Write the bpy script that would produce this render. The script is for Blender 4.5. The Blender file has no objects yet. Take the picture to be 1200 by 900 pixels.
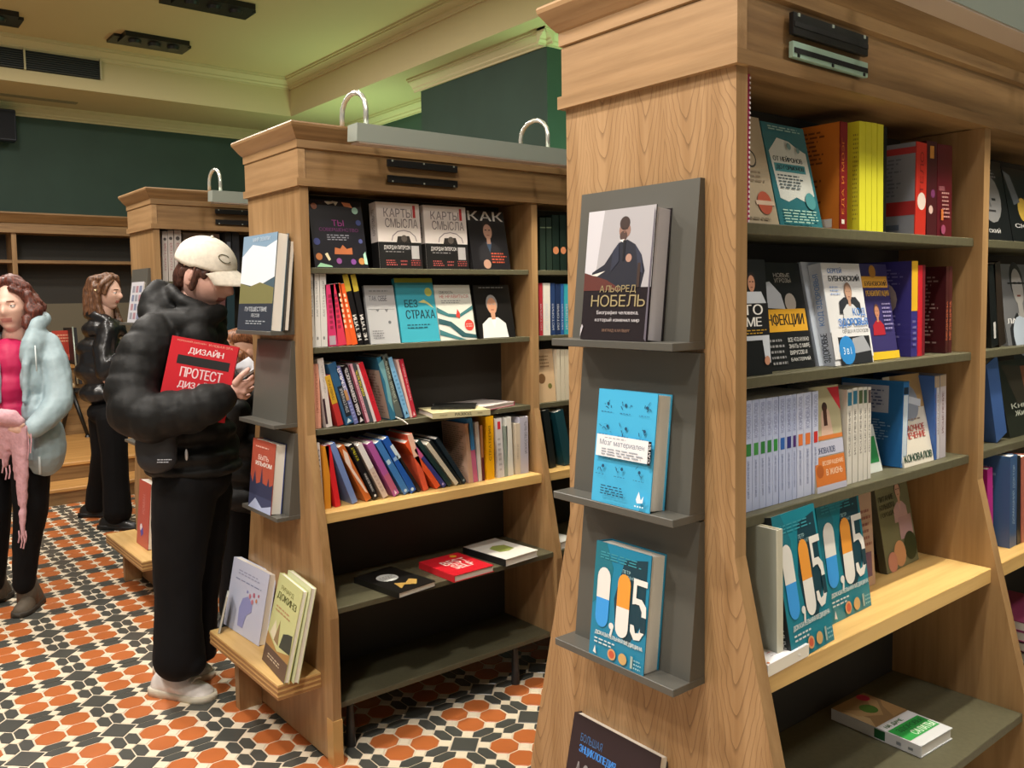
import bpy, bmesh, math, random
from mathutils import Vector, Matrix
from mathutils.geometry import delaunay_2d_cdt
from math import sin, cos, pi, radians, sqrt, exp, atan2
SC = bpy.context.scene
COL = SC.collection
random.seed(7)
# ------------------------------------------------------------------ camera
F, PX, PY = 1011.43, 595.5, 418.0          # focal length and principal point of the 1200x900 frame
CAM = Vector((0, 0, 1.56))
YAW, PIT, ROL = radians(51.323), radians(-3.9024), radians(-.8578)
fw = Vector((cos(YAW)*cos(PIT), sin(YAW)*cos(PIT), sin(PIT)))
rt0 = Vector((sin(YAW), -cos(YAW), 0)); up0 = rt0.cross(fw)
rt = rt0*cos(ROL)+up0*sin(ROL); up = -rt0*sin(ROL)+up0*cos(ROL)
cd = bpy.data.cameras.new('camera'); cam = bpy.data.objects.new('camera', cd); COL.objects.link(cam)
cam.matrix_world = Matrix(((rt.x, up.x, -fw.x, CAM.x), (rt.y, up.y, -fw.y, CAM.y), (rt.z, up.z, -fw.z, CAM.z), (0, 0, 0, 1)))
cd.sensor_width = 36; cd.lens = 36*F/1200; cd.shift_x = (600-PX)/1200; cd.shift_y = (PY-450)/1200
cd.clip_start = .02; SC.camera = cam
# ------------------------------------------------------------------ world, lights, exposure
SC.view_settings.view_transform = 'Standard'; SC.view_settings.look = 'None'
SC.view_settings.exposure = 0.0; SC.view_settings.gamma = 1; SC.view_settings.use_curve_mapping = False
w = bpy.data.worlds.new('world'); SC.world = w; w.use_nodes = True
w.node_tree.nodes['Background'].inputs[0].default_value = (1, .93, .84, 1)
w.node_tree.nodes['Background'].inputs[1].default_value = .24
def area(name, loc, size, power, col, aim=(0, 0, -1), size_y=None, spread=None):
    l = bpy.data.lights.new(name, 'AREA'); l.energy = power; l.color = col; l.size = size
    if size_y: l.shape = 'RECTANGLE'; l.size_y = size_y
    if spread: l.spread = radians(spread)
    o = bpy.data.objects.new(name, l); COL.objects.link(o); o.location = loc
    o.rotation_euler = Vector(aim).to_track_quat('-Z', 'Y').to_euler(); return o
WARM = (1, .93, .85)
for i, (x, y, p, sz) in enumerate([(2.6, 7.2, 34, .4), (1.0, 7.2, 46, .4), (2.7, 5.6, 22, .4), (.4, 6.0, 60, .4), (.1, 4.3, 75, .3), (-.8, 2.4, 80, .3), (2.0, 3.7, 20, .12), (.05, 1.1, 78, .22), (2.2, -.9, 40, .4), (-1.4, .0, 60, .3), (1.9, 1.75, 14, .10), (1.85, .0, 14, .10)]):
    area('ceiling_light_%d' % i, (x, y, 3.93), sz, p, WARM)
area('soffit_wash', (4.7, 3.6, 2.3), .25, 34, (.55, 1, .55), (0, .12, 1), 2.6)
area('soffit_wash_far', (4.45, 7.9, 2.5), .25, 14, (.6, 1, .55), (0, 0, 1), 1.6)
# ------------------------------------------------------------------ helpers
def un(x, y, ax, v):                        # the point where the sight line of a pixel meets a plane
    d = fw+rt*((x-PX)/F)-up*((y-PY)/F); return CAM+d*((v-CAM[ax])/d[ax])
def at(x, y, D):                            # the point of a pixel at depth D
    return CAM+(fw+rt*((x-PX)/F)-up*((y-PY)/F))*D
def depth(P): return (Vector(P)-CAM).dot(fw)
def pjx(P):
    q = Vector(P)-CAM; return PX+F*q.dot(rt)/q.dot(fw)
def pjy(P):
    q = Vector(P)-CAM; return PY-F*q.dot(up)/q.dot(fw)
def solve(fn, target, a, b):                # bisection on a monotone function
    fa = fn(a)-target
    for _ in range(40):
        m = (a+b)/2; fm = fn(m)-target
        if (fa < 0) == (fm < 0): a, fa = m, fm
        else: b = m
    return (a+b)/2
def Xat(px, Y, z): return solve(lambda X: pjx((X, Y, z)), px, .7, 6)
def hexc(h):
    h = h.lstrip('#'); r = []
    for i in (0, 2, 4):
        c = int(h[i:i+2], 16)/255; r.append(c/12.92 if c <= .04045 else ((c+.055)/1.055)**2.4)
    return tuple(r)+(1,)
_m = {}
def M(h, rough=.45, metal=0, emit=0, name=None, coat=0, bump=0, bscale=60, spec=.5):
    k = (h, rough, metal, emit, coat, bump, bscale, spec)
    if k in _m: return _m[k]
    m = bpy.data.materials.new(name or 'paint_'+h.lstrip('#')); m.use_nodes = True
    nt = m.node_tree; b = nt.nodes['Principled BSDF']; b.inputs['Base Color'].default_value = hexc(h)
    b.inputs['Roughness'].default_value = rough; b.inputs['Metallic'].default_value = metal
    b.inputs['Specular IOR Level'].default_value = spec
    if coat: b.inputs['Coat Weight'].default_value = coat; b.inputs['Coat Roughness'].default_value = .15
    if emit: b.inputs['Emission Color'].default_value = hexc(h); b.inputs['Emission Strength'].default_value = emit
    if bump:
        n = nt.nodes.new('ShaderNodeTexNoise'); n.inputs['Scale'].default_value = bscale; n.inputs['Detail'].default_value = 4
        tc = nt.nodes.new('ShaderNodeTexCoord'); nt.links.new(tc.outputs['Object'], n.inputs['Vector'])
        bp = nt.nodes.new('ShaderNodeBump'); bp.inputs['Strength'].default_value = bump; bp.inputs['Distance'].default_value = .004
        nt.links.new(n.outputs['Fac'], bp.inputs['Height']); nt.links.new(bp.outputs['Normal'], b.inputs['Normal'])
        mx = nt.nodes.new('ShaderNodeMixRGB'); mx.blend_type = 'MULTIPLY'; mx.inputs[0].default_value = .35
        mx.inputs[1].default_value = hexc(h); nt.links.new(n.outputs['Fac'], mx.inputs[2])
        cr = nt.nodes.new('ShaderNodeValToRGB'); cr.color_ramp.elements[0].color = (.55, .55, .55, 1); cr.color_ramp.elements[1].color = (1, 1, 1, 1)
        cr.color_ramp.elements[0].position = .3; cr.color_ramp.elements[1].position = .65
        nt.links.new(n.outputs['Fac'], cr.inputs[0]); nt.links.new(cr.outputs[0], mx.inputs[2]); nt.links.new(mx.outputs[0], b.inputs['Base Color'])
    _m[k] = m; return m
def wood(name, base, dark, grain='Z', cathedral=False, rough=.42, k=1.0):
    m = bpy.data.materials.new(name); m.use_nodes = True; nt = m.node_tree; N = nt.nodes; Lk = nt.links.new
    b = N['Principled BSDF']; b.inputs['Roughness'].default_value = rough
    tc = N.new('ShaderNodeTexCoord'); mp = N.new('ShaderNodeMapping'); Lk(tc.outputs['Object'], mp.inputs['Vector'])
    s = [28, 28, 28]; s['XYZ'.index(grain)] = 1.6; mp.inputs['Scale'].default_value = [v*k for v in s]
    n1 = N.new('ShaderNodeTexNoise'); n1.inputs['Scale'].default_value = 1; n1.inputs['Detail'].default_value = 6; n1.inputs['Roughness'].default_value = .62
    Lk(mp.outputs[0], n1.inputs['Vector'])
    cr = N.new('ShaderNodeValToRGB'); e = cr.color_ramp.elements; e[0].position = .34; e[1].position = .62
    e[0].color = hexc(dark); e[1].color = hexc(base); Lk(n1.outputs['Fac'], cr.inputs[0]); out = cr.outputs[0]
    if cathedral:                             # repeating leaves of crown-cut veneer, rings nested in a V
        sp = N.new('ShaderNodeSeparateXYZ'); Lk(tc.outputs['Object'], sp.inputs[0])
        def mt(op, a, bb=None, c=None):
            q = N.new('ShaderNodeMath'); q.operation = op
            for i, v in enumerate((a, bb, c)):
                if v is None: continue
                if isinstance(v, (int, float)): q.inputs[i].default_value = v
                else: Lk(v, q.inputs[i])
            return q.outputs[0]
        nn = N.new('ShaderNodeTexNoise'); nn.inputs['Scale'].default_value = 7; nn.inputs['Detail'].default_value = 3; Lk(tc.outputs['Object'], nn.inputs['Vector'])
        yy = mt('ADD', sp.outputs['Y'], mt('MULTIPLY', mt('SUBTRACT', nn.outputs['Fac'], .5), .045))
        pp = mt('PINGPONG', mt('ADD', yy, 3.02), .052)
        v = mt('SUBTRACT', mt('MULTIPLY', mt('POWER', mt('DIVIDE', pp, .052), 1.5), .26), sp.outputs['Z'])
        v = mt('ADD', v, mt('MULTIPLY', nn.outputs['Fac'], .10))
        fr = mt('FRACT', mt('MULTIPLY', v, 17.0))
        c2 = N.new('ShaderNodeValToRGB'); q = c2.color_ramp.elements; q[0].position = 0; q[0].color = (.50, .46, .43, 1)
        q[1].position = .22; q[1].color = (.97, .97, .97, 1); x = c2.color_ramp.elements.new(1); x.color = (1, 1, 1, 1); Lk(fr, c2.inputs[0])
        mx = N.new('ShaderNodeMixRGB'); mx.blend_type = 'MULTIPLY'; mx.inputs[0].default_value = .85; Lk(out, mx.inputs[1]); Lk(c2.outputs[0], mx.inputs[2]); out = mx.outputs[0]
    Lk(out, b.inputs['Base Color'])
    bp = N.new('ShaderNodeBump'); bp.inputs['Strength'].default_value = .12; bp.inputs['Distance'].default_value = .001
    Lk(n1.outputs['Fac'], bp.inputs['Height']); Lk(bp.outputs[0], b.inputs['Normal']); return m
WV = wood('oak_veneer', '#a5835a', '#8a6a44', 'Z'); WC = wood('oak_crown_veneer', '#b08d64', '#98754d', 'Z', True)
WX = wood('oak_long_grain', '#987850', '#755838', 'X'); WY = wood('oak_cross_grain', '#ab8961', '#8f6f4a', 'Y')
WS = wood('oak_shelf', '#dcb876', '#c69e5e', 'X'); WP = wood('birch_platform', '#d9b679', '#c8a263', 'Y')
WF = wood('floor_oak', '#c9985a', '#ab7b42', 'X')
GS = M('#56533f', .5, name='grey_laminate', bump=.05, bscale=90); GB = M('#33302a', .7, name='back_board'); GD = M('#55544e', .38, name='display_grey')
BRASS = M('#c9a469', .3, .35, name='brass_cap'); STEEL = M('#b2bcb2', .42, .55, name='brushed_steel'); BLK = M('#0d0e10', .4, name='black_metal')
PAGE = M('#e6e1d6', .8, name='paper')
def tag(o, label=None, cat=None, group=None, kind=None):
    if label: o['label'] = label
    if cat: o['category'] = cat
    if group: o['group'] = group
    if kind: o['kind'] = kind
    return o
def empty(name, loc, label=None, cat=None, group=None):
    o = bpy.data.objects.new(name, None); o.empty_display_size = .05; COL.objects.link(o); o.location = loc; return tag(o, label, cat, group)
def put(o, parent):
    if parent is not None:
        o.parent = parent; o.matrix_parent_inverse = Matrix.Translation(world_loc(parent)).inverted()
    return o
_wl = {}
def world_loc(o):
    if o.name in _wl: return _wl[o.name]
    v = Vector(o.location); 
    _wl[o.name] = v; return v
def obj(name, bm, mats, parent=None, smooth=False, mesh=None):      # links a bmesh as one mesh object, vertices in world space
    me = bpy.data.meshes.new(name)
    if isinstance(bm, bmesh.types.BMesh):
        bmesh.ops.recalc_face_normals(bm, faces=bm.faces)
        bm.to_mesh(me); bm.free()
    else: me = bm; me.name = name
    for m in (mats if isinstance(mats, (list, tuple)) else [mats]): me.materials.append(m)
    if smooth:
        for p in me.polygons: p.use_smooth = True
    o = bpy.data.objects.new(name, me); COL.objects.link(o)
    # give the object its own origin at the middle of its base
    if len(me.vertices):
        xs = [v.co for v in me.vertices]
        c = Vector(((min(v.x for v in xs)+max(v.x for v in xs))/2, (min(v.y for v in xs)+max(v.y for v in xs))/2, min(v.z for v in xs)))
        me.transform(Matrix.Translation(-c)); o.location = c
    _wl[o.name] = Vector(o.location)
    return put(o, parent) if parent is not None else o
def box(bm, x0, y0, z0, x1, y1, z1, mi=0):
    vs = [bm.verts.new(p) for p in ((x0, y0, z0), (x1, y0, z0), (x1, y1, z0), (x0, y1, z0), (x0, y0, z1), (x1, y0, z1), (x1, y1, z1), (x0, y1, z1))]
    for f in ((0, 3, 2, 1), (4, 5, 6, 7), (0, 1, 5, 4), (1, 2, 6, 5), (2, 3, 7, 6), (3, 0, 4, 7)):
        bm.faces.new([vs[i] for i in f]).material_index = mi
    return vs
def bx(*a, bev=0):
    bm = bmesh.new(); box(bm, *a)
    if bev: bmesh.ops.bevel(bm, geom=bm.edges[:], offset=bev, segments=1, affect='EDGES')
    return bm
def prism(bm, pts, ax, a, b, mi=0):           # extrude a 2D outline along axis ax from a to b
    def P(p, t):
        q = list(p); q.insert(ax, t); return q
    A = [bm.verts.new(P(p, a)) for p in pts]; B = [bm.verts.new(P(p, b)) for p in pts]; n = len(pts)
    fs = [bm.faces.new(A), bm.faces.new(B[::-1])]+[bm.faces.new((A[i], B[i], B[(i+1) % n], A[(i+1) % n])) for i in range(n)]
    for f in fs: f.material_index = mi
def pr(pts, ax, a, b, bev=0):
    bm = bmesh.new(); prism(bm, pts, ax, a, b)
    if bev: bmesh.ops.bevel(bm, geom=bm.edges[:], offset=bev, segments=1, affect='EDGES')
    return bm
def tube(bm, pts, rs, n=8, mi=0, caps=True):
    pts = [Vector(p) for p in pts]
    if not isinstance(rs, (list, tuple)): rs = [rs]*len(pts)
    prev = None; rings = []; u = None
    for i, p in enumerate(pts):
        t = (pts[min(i+1, len(pts)-1)]-pts[max(i-1, 0)]).normalized()
        if u is None: u = t.orthogonal().normalized()
        else: u = (u-t*u.dot(t)).normalized()
        v = t.cross(u); r = rs[i]
        rings.append([bm.verts.new(p+(u*cos(2*pi*k/n)+v*sin(2*pi*k/n))*r) for k in range(n)])
    for a, b in zip(rings, rings[1:]):
        for k in range(n): bm.faces.new((a[k], a[(k+1) % n], b[(k+1) % n], b[k])).material_index = mi
    if caps: bm.faces.new(rings[0][::-1]).material_index = mi; bm.faces.new(rings[-1]).material_index = mi
def ball(bm, c, r, n=12, rot=None, mi=0):      # r may be a 3-tuple of semi-axes
    r = Vector(r) if isinstance(r, (tuple, list, Vector)) else Vector((r, r, r))
    mt = Matrix.Translation(Vector(c))
    if rot is not None: mt = mt @ rot.to_4x4()
    mt = mt @ Matrix.Diagonal((r.x, r.y, r.z, 1))
    q = bmesh.ops.create_uvsphere(bm, u_segments=n, v_segments=max(6, n*2//3), radius=1, matrix=mt)
    if mi:
        for v in q['verts']:
            for f in v.link_faces: f.material_index = mi
def chain(bm, pts, rs, n=12):                  # a limb: overlapping balls and cones, later fused by voxel remesh
    pts = [Vector(p) for p in pts]
    if not isinstance(rs, (list, tuple)): rs = [rs]*len(pts)
    for p, r in zip(pts, rs): ball(bm, p, r, n)
    for i in range(len(pts)-1):
        tube(bm, [pts[i], pts[i+1]], [rs[i], rs[i+1]], n)
def fuse(bm, vox, smooth=4, disp=0, dscale=.08):    # fuse overlapping shells into one continuous surface
    me = bpy.data.meshes.new('tmp'); bm.to_mesh(me); bm.free(); o = bpy.data.objects.new('tmp', me); COL.objects.link(o)
    r = o.modifiers.new('r', 'REMESH'); r.mode = 'VOXEL'; r.voxel_size = vox
    if disp:
        tx = bpy.data.textures.new('t', 'CLOUDS'); tx.noise_scale = dscale; d = o.modifiers.new('d', 'DISPLACE'); d.texture = tx; d.strength = disp; d.mid_level = .5
    if smooth:
        s = o.modifiers.new('s', 'SMOOTH'); s.iterations = smooth; s.factor = .6
    bpy.context.view_layer.update()
    ev = o.evaluated_get(bpy.context.evaluated_depsgraph_get()); out = bpy.data.meshes.new_from_object(ev)
    bpy.data.objects.remove(o); bpy.data.meshes.remove(me); return out
_tc = {}
def glyph(ch):                                 # outline of one letter, filled by constrained triangulation and an even-odd test
    if ch in _tc: return _tc[ch]
    cu = bpy.data.curves.new('t', 'FONT'); cu.body = ch; cu.resolution_u = 3; cu.fill_mode = 'NONE'
    o = bpy.data.objects.new('t', cu); COL.objects.link(o); bpy.context.view_layer.update()
    me = bpy.data.meshes.new_from_object(o.evaluated_get(bpy.context.evaluated_depsgraph_get()))
    V = [v.co.xy.copy() for v in me.vertices]; E = [tuple(e.vertices) for e in me.edges]
    bpy.data.objects.remove(o); bpy.data.curves.remove(cu); bpy.data.meshes.remove(me)
    if len(E) < 3: _tc[ch] = ([], []); return _tc[ch]
    v2, e2, f2 = delaunay_2d_cdt(V, E, [], 0, 1e-5)[:3]
    def inside(p):
        c = False
        for i, j in E:
            a, b = V[i], V[j]
            if (a.y > p.y) != (b.y > p.y) and p.x < (b.x-a.x)*(p.y-a.y)/(b.y-a.y)+a.x: c = not c
        return c
    fs = [tuple(f) for f in f2 if inside(sum((v2[i] for i in f), Vector((0, 0)))/len(f))]
    _tc[ch] = (v2, fs); return _tc[ch]
def text_mesh(s, bold=.03):                    # lettering as flat outlines: vertices and faces in a unit box
    vs, fs, x = [], [], 0
    for ch in s:
        if ch == ' ': x += .30; continue
        gv, gf = glyph(ch)
        if not gv: continue
        x0 = min(v.x for v in gv); x1 = max(v.x for v in gv); n = len(vs)
        vs += [(v.x-x0+x, v.y) for v in gv]; fs += [tuple(n+i for i in f) for f in gf]; x += x1-x0+.095
    if not vs: return [(0, 0), (1, 1)], []
    x0 = min(v[0] for v in vs); x1 = max(v[0] for v in vs); y0 = min(v[1] for v in vs); y1 = max(v[1] for v in vs)
    return [((v[0]-x0)/max(x1-x0, 1e-6), (v[1]-y0)/max(y1-y0, 1e-6)) for v in vs], fs
class Print:                                   # flat print on a surface O + u*U + v*V, lifted a hair along N
    def __init__(s, O, U, V, N): s.O, s.U, s.V, s.N = Vector(O), Vector(U), Vector(V), Vector(N).normalized(); s.bm = bmesh.new(); s.m = []; s.k = 0
    def mi(s, c):
        m = M(c, .45) if isinstance(c, str) else c
        if m not in s.m: s.m.append(m)
        return s.m.index(m)
    def poly(s, pts, c, lay=None):
        s.k += 1; e = (.0003+.00006*s.k if lay is None else lay)
        vs = [s.bm.verts.new(s.O+s.U*u+s.V*v+s.N*e) for u, v in pts]
        try: f = s.bm.faces.new(vs); f.material_index = s.mi(c); f.normal_update()
        except ValueError: return
        if f.normal.dot(s.N) < 0: f.normal_flip()
    def rect(s, a, b, c, d, col): s.poly([(a, b), (c, b), (c, d), (a, d)], col)
    def disc(s, u, v, r, col, n=16, ry=None):
        asp = s.U.length/s.V.length; ry = ry or r*asp
        s.poly([(u+r*cos(2*pi*i/n), v+ry*sin(2*pi*i/n)) for i in range(n)], col)
    def text(s, t, a, b, c, d, col, rot=False, bold=.03):
        if bold >= .04:                        # heavy lettering: a second strike a hair to the side
            w_ = (c-a)*.012*(0 if rot else 1); h_ = (d-b)*.012*(1 if rot else 0); s.text(t, a+w_, b+h_, c+w_, d+h_, col, rot, 0)
        s.k += 1; vs, fs = text_mesh(t, bold); i = s.mi(col); e = .0003+.00006*s.k
        if rot: P = [s.bm.verts.new(s.O+s.U*(c-(c-a)*y)+s.V*(b+(d-b)*x)+s.N*e) for x, y in vs]
        else: P = [s.bm.verts.new(s.O+s.U*(a+(c-a)*x)+s.V*(b+(d-b)*y)+s.N*e) for x, y in vs]
        for f in fs:
            try: q = s.bm.faces.new([P[j] for j in f]); q.material_index = i; q.normal_update()
            except ValueError: continue
            if q.normal.dot(s.N) < 0: q.normal_flip()
    def lines(s, a, b, c, d, n, col, seed=1):  # blocks of small print too fine to read
        r = random.Random(seed); h = (d-b)/n
        for i in range(n):
            x = a; y = d-h*(i+.75); e = c-(c-a)*r.uniform(0, .25)
            while x < e:
                w_ = min(r.uniform(.05, .14)*(c-a)/.6, e-x); s.rect(x, y, x+w_*.85, y+h*.42, col); x += w_+.012
    def done(s, name, parent):
        if len(s.bm.faces) == 0: s.bm.free(); return
        me = bpy.data.meshes.new(name); s.bm.to_mesh(me); s.bm.free()
        for m in s.m: me.materials.append(m)
        c = Vector(s.O); me.transform(Matrix.Translation(-c)); o = bpy.data.objects.new(name, me); COL.objects.link(o); o.location = c
        _wl[o.name] = c; return put(o, parent)
def do_print(P, specs):
    for q in specs:
        k = q[0]
        if k == 'r': P.rect(*q[1:6])
        elif k == 't': P.text(q[1], *q[2:7], bold=q[7] if len(q) > 7 else .03)
        elif k == 'v': P.text(q[1], *q[2:7], rot=True, bold=q[7] if len(q) > 7 else .03)
        elif k == 'c': P.disc(q[1], q[2], q[3], q[4])
        elif k == 'p': P.poly(q[1], q[2])
        elif k == 'l': P.lines(*q[1:7], seed=len(P.m)*7+int(q[1]*99))
        elif k == 'man': portrait(P, *q[1:])
def portrait(P, u, v, s, skin, hair, coat, shirt='#d8d4cc'):   # a photographed bust printed on a cover
    a = P.U.length/P.V.length
    P.poly([(u-1.25*s, v-2.6*s*a), (u-1.15*s, v-1.5*s*a), (u-.45*s, v-1.0*s*a), (u+.45*s, v-1.0*s*a), (u+1.15*s, v-1.5*s*a), (u+1.25*s, v-2.6*s*a)], coat)
    P.poly([(u-.32*s, v-1.0*s*a), (u+.32*s, v-1.0*s*a), (u, v-1.9*s*a)], shirt)
    P.rect(u-.2*s, v-1.15*s*a, u+.2*s, v-.5*s*a, skin)
    P.disc(u, v+.1*s*a, .56*s, hair, ry=.72*s*a); P.disc(u, v-.08*s*a, .46*s, skin, ry=.66*s*a)
    P.rect(u-.3*s, v+.02*s*a, u-.08*s, v+.10*s*a, hair); P.rect(u+.08*s, v+.02*s*a, u+.3*s, v+.10*s*a, hair); P.rect(u-.15*s, v-.42*s*a, u+.15*s, v-.36*s*a, '#7a4038')
def frame_box(bm, O, x, y, z, a, b, mi=0):     # box in the local frame of a book
    vs = []
    for k in (a[2], b[2]):
        for i, j in ((a[0], a[1]), (b[0], a[1]), (b[0], b[1]), (a[0], b[1])): vs.append(bm.verts.new(O+x*i+y*j+z*k))
    for f in ((0, 3, 2, 1), (4, 5, 6, 7), (0, 1, 5, 4), (1, 2, 6, 5), (2, 3, 7, 6), (3, 0, 4, 7)): bm.faces.new([vs[i] for i in f]).material_index = mi
BOOKS = []
def book(label, O, xd, zd, w, h, t, cover='#888888', spine=None, back=None, front=(), spr=(), bk=(), pages=None, group=None, gloss=.32, hard=True, cat='book'):
    """x runs from spine to fore-edge, y from front cover to back cover, z up the page"""
    O = Vector(O); xd = Vector(xd).normalized(); zd = Vector(zd); zd = (zd-xd*zd.dot(xd)).normalized(); yd = zd.cross(xd)
    b = .0022 if hard else .0009; e = .003 if hard else 0
    t = max(t, .006)
    root = empty('book', O, label, cat, group)
    ms = [M(cover, gloss), M(spine or cover, gloss), M(back or cover, gloss)]
    bm = bmesh.new()
    frame_box(bm, O, xd, yd, zd, (b, 0, 0), (w, b, h), 0); frame_box(bm, O, xd, yd, zd, (b, t-b, 0), (w, t, h), 2); frame_box(bm, O, xd, yd, zd, (0, 0, 0), (b, t, h), 1)
    obj('cover', bm, ms, root)
    bm = bmesh.new(); frame_box(bm, O, xd, yd, zd, (b, b, e), (w-e, t-b, h-e)); obj('page_block', bm, pages or PAGE, root)
    if front:
        P = Print(O, xd*w, zd*h, -yd); do_print(P, front); P.done('front_print', root)
    if spr:
        P = Print(O+yd*t, -yd*t, zd*h, -xd); do_print(P, spr); P.done('spine_print', root)
    if bk:
        P = Print(O+xd*w+yd*t, -xd*w, zd*h, yd); do_print(P, bk); P.done('back_print', root)
    BOOKS.append(root); return root
def sp(zs, Yf, bl, br, tl, ty, label, cover, depth_=.155, **k):   # spine-out book: pixels of spine's foot left/right and its head's left corner
    Xb = Xat(bl, Yf, zs); Xr = Xat(br, Yf, zs); T = un(tl, ty, 1, Yf); d = Vector((T.x-Xb, 0, T.z-zs)); h = d.length; zd = d.normalized()
    Td = Vector((zd.z, 0, -zd.x)); t = (Xr-Xb)*abs(zd.z)
    Pb = Vector((Xb, Yf, zs+.0008)) if zd.x <= 0 else Vector((Xb, Yf, zs+.0008+t*zd.x))
    return book(label, Pb+Td*t, (0, 1, 0), zd, depth_, h, t, cover, **k)
def fc(zs, Yb, l, r, ty, label, cover, t=.02, tilt=14, yaw=0, **k):   # face-out book on a shelf
    yw = radians(yaw); ti = radians(tilt); X0 = Xat(l, Yb, zs); X1 = Xat(r, Yb, zs); w_ = (X1-X0)/max(.3, cos(yw))
    xd = Vector((cos(yw), sin(yw), 0)); zd = Vector((-sin(yw)*sin(ti), cos(yw)*sin(ti), cos(ti)))
    P0 = Vector((X0, Yb, zs+.0008)); h = solve(lambda s: -pjy(P0+zd*s), -ty, .05, .5)
    return book(label, P0, xd, zd, w_, h, t, cover, **k)
def fe(zs, Xe, l, r, ty, label, cover, t=.02, tilt=12, yaw=0, **k):   # face-out book on an end display, facing -X
    ti = radians(tilt); yw = radians(yaw); Y0 = solve(lambda Y: pjx((Xe, Y, zs)), l, .3, 8); Y1 = solve(lambda Y: pjx((Xe, Y, zs)), r, .3, 8)
    xd = Vector((sin(yw), -cos(yw), 0)); n = Vector((cos(yw), sin(yw), 0)); zd = n*sin(ti)+Vector((0, 0, cos(ti)))
    P0 = Vector((Xe, Y0, zs+.0008)); h = solve(lambda s: -pjy(P0+zd*s), -ty, .05, .5)
    return book(label, P0, xd, zd, abs(Y0-Y1)/cos(yw), h, t, cover, **k)
def flat(zs, t, a, b, c, label, cover, **k):   # flat book: pixels of cover corners spine-foot a, fore-edge-foot b, spine-head c
    A, B, Cc = (un(p[0], p[1], 2, zs+t) for p in (a, b, c)); xd = (B-A); zd = (Cc-A)
    if zd.cross(xd).z > 0: A = Vector((A.x, A.y, zs+.0005))      # lies face down
    return book(label, A, xd, zd, xd.length, zd.length, t-.001, cover, **k)
# ------------------------------------------------------------------ floor
fl = obj('floor', bx(-4, -3, -.05, 6.5, 10.2, 0), M('#e3d5bd', .35, name='grout', bump=.03, bscale=8)); tag(fl, kind='structure')
def tilebm(pts, hgt=.0022):
    me = bpy.data.meshes.new('tile'); n = len(pts); ar = sum(pts[i][0]*pts[(i+1) % n][1]-pts[(i+1) % n][0]*pts[i][1] for i in range(n))
    if ar < 0: pts = pts[::-1]
    g = .96; vs = [(x, y, 0) for x, y in pts]+[(x*g, y*g, hgt) for x, y in pts]
    me.from_pydata(vs, [], [tuple(range(n, 2*n))]+[(i, (i+1) % n, n+(i+1) % n, n+i) for i in range(n)]); return me
def tmat(name, c, v=.12, rough=.3):
    m = bpy.data.materials.new(name); m.use_nodes = True; nt = m.node_tree; b = nt.nodes['Principled BSDF']; b.inputs['Roughness'].default_value = rough
    g = nt.nodes.new('ShaderNodeNewGeometry'); n = nt.nodes.new('ShaderNodeTexNoise'); n.inputs['Scale'].default_value = 9; n.inputs['Detail'].default_value = 3
    nt.links.new(g.outputs['Position'], n.inputs['Vector']); mx = nt.nodes.new('ShaderNodeMixRGB'); mx.inputs[1].default_value = hexc(c)
    d = hexc(c); mx.inputs[2].default_value = (d[0]*(1-v*2), d[1]*(1-v*2), d[2]*(1-v*2), 1); nt.links.new(n.outputs['Fac'], mx.inputs[0]); nt.links.new(mx.outputs[0], b.inputs['Base Color']); return m
TD, TO, TCm = tmat('slate_tile', '#51524d'), tmat('terracotta_tile', '#c4703d'), tmat('cream_tile', '#ecdfc6', .05)
oc = .0485; o2 = oc*.41421
KIND = {
 'diamond_tile': (tilebm([(.063, 0), (0, .063), (-.063, 0), (0, -.063)]), TD),
 'octagon_tile': (tilebm([(oc, o2), (o2, oc), (-o2, oc), (-oc, o2), (-oc, -o2), (-o2, -oc), (o2, -oc), (oc, -o2)]), TO),
 'hexagon_tile': (tilebm([(0, .0495), (.0212, .0283), (.0212, -.0283), (0, -.0495), (-.0212, -.0283), (-.0212, .0283)]), TD),
 'cross_hexagon': (tilebm([(.0495, 0), (.0283, .0212), (-.0283, .0212), (-.0495, 0), (-.0283, -.0212), (.0283, -.0212)]), TD),
 'cream_tile': (tilebm([(.022, 0), (0, .022), (-.022, 0), (0, -.022)]), TCm), 'cream_block': (tilebm([(.0285, 0), (0, .0285), (-.0285, 0), (0, -.0285)]), TCm)}
SX, SY = .3035, .3015; TX0, TY0 = .783, 3.297
places = {k: [] for k in KIND}
for i in range(-9, 14):
    for j in range(-8, 18):
        x, y = TX0+i*SX, TY0+j*SY
        L = [('diamond_tile', 0, 0)]
        L += [('octagon_tile', .151+a*.0515, .151+b*.0515) for a in (-1, 1) for b in (-1, 1)]
        L += [('hexagon_tile', a*.0235, .151+b*.0515) for a in (-1, 1) for b in (-1, 1)]+[('cross_hexagon', .151+b*.0515, a*.0235) for a in (-1, 1) for b in (-1, 1)]
        L += [('cream_block', a*.049, b*.049) for a in (-1, 1) for b in (-1, 1)]
        L += [('cream_tile', 0, .151), ('cream_tile', .151, 0), ('cream_tile', .151, .151)]+[('cream_tile', .151, a*.05) for a in (-1, 1)]+[('cream_tile', a*.05, .151) for a in (-1, 1)]
        for k, dx, dy in L:
            P = Vector((x+dx, y+dy, 0))
            if P.y > 7.33 or P.x < -1.6: continue
            d = depth(P)
            if d < .5: places[k].append((99+abs(P.x), P)); continue
            qx, qy = pjx(P), pjy(P)
            vis = -30 < qx < 1230 and 540 < qy < 930 and not (P.x > 1.6 and P.y > 2.75 and qx > 300)
            places[k].append((d if vis else 50+d, P))
LIM = {'diamond_tile': 300, 'octagon_tile': 300, 'hexagon_tile': 150, 'cross_hexagon': 150, 'cream_tile': 120, 'cream_block': 160}
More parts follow.
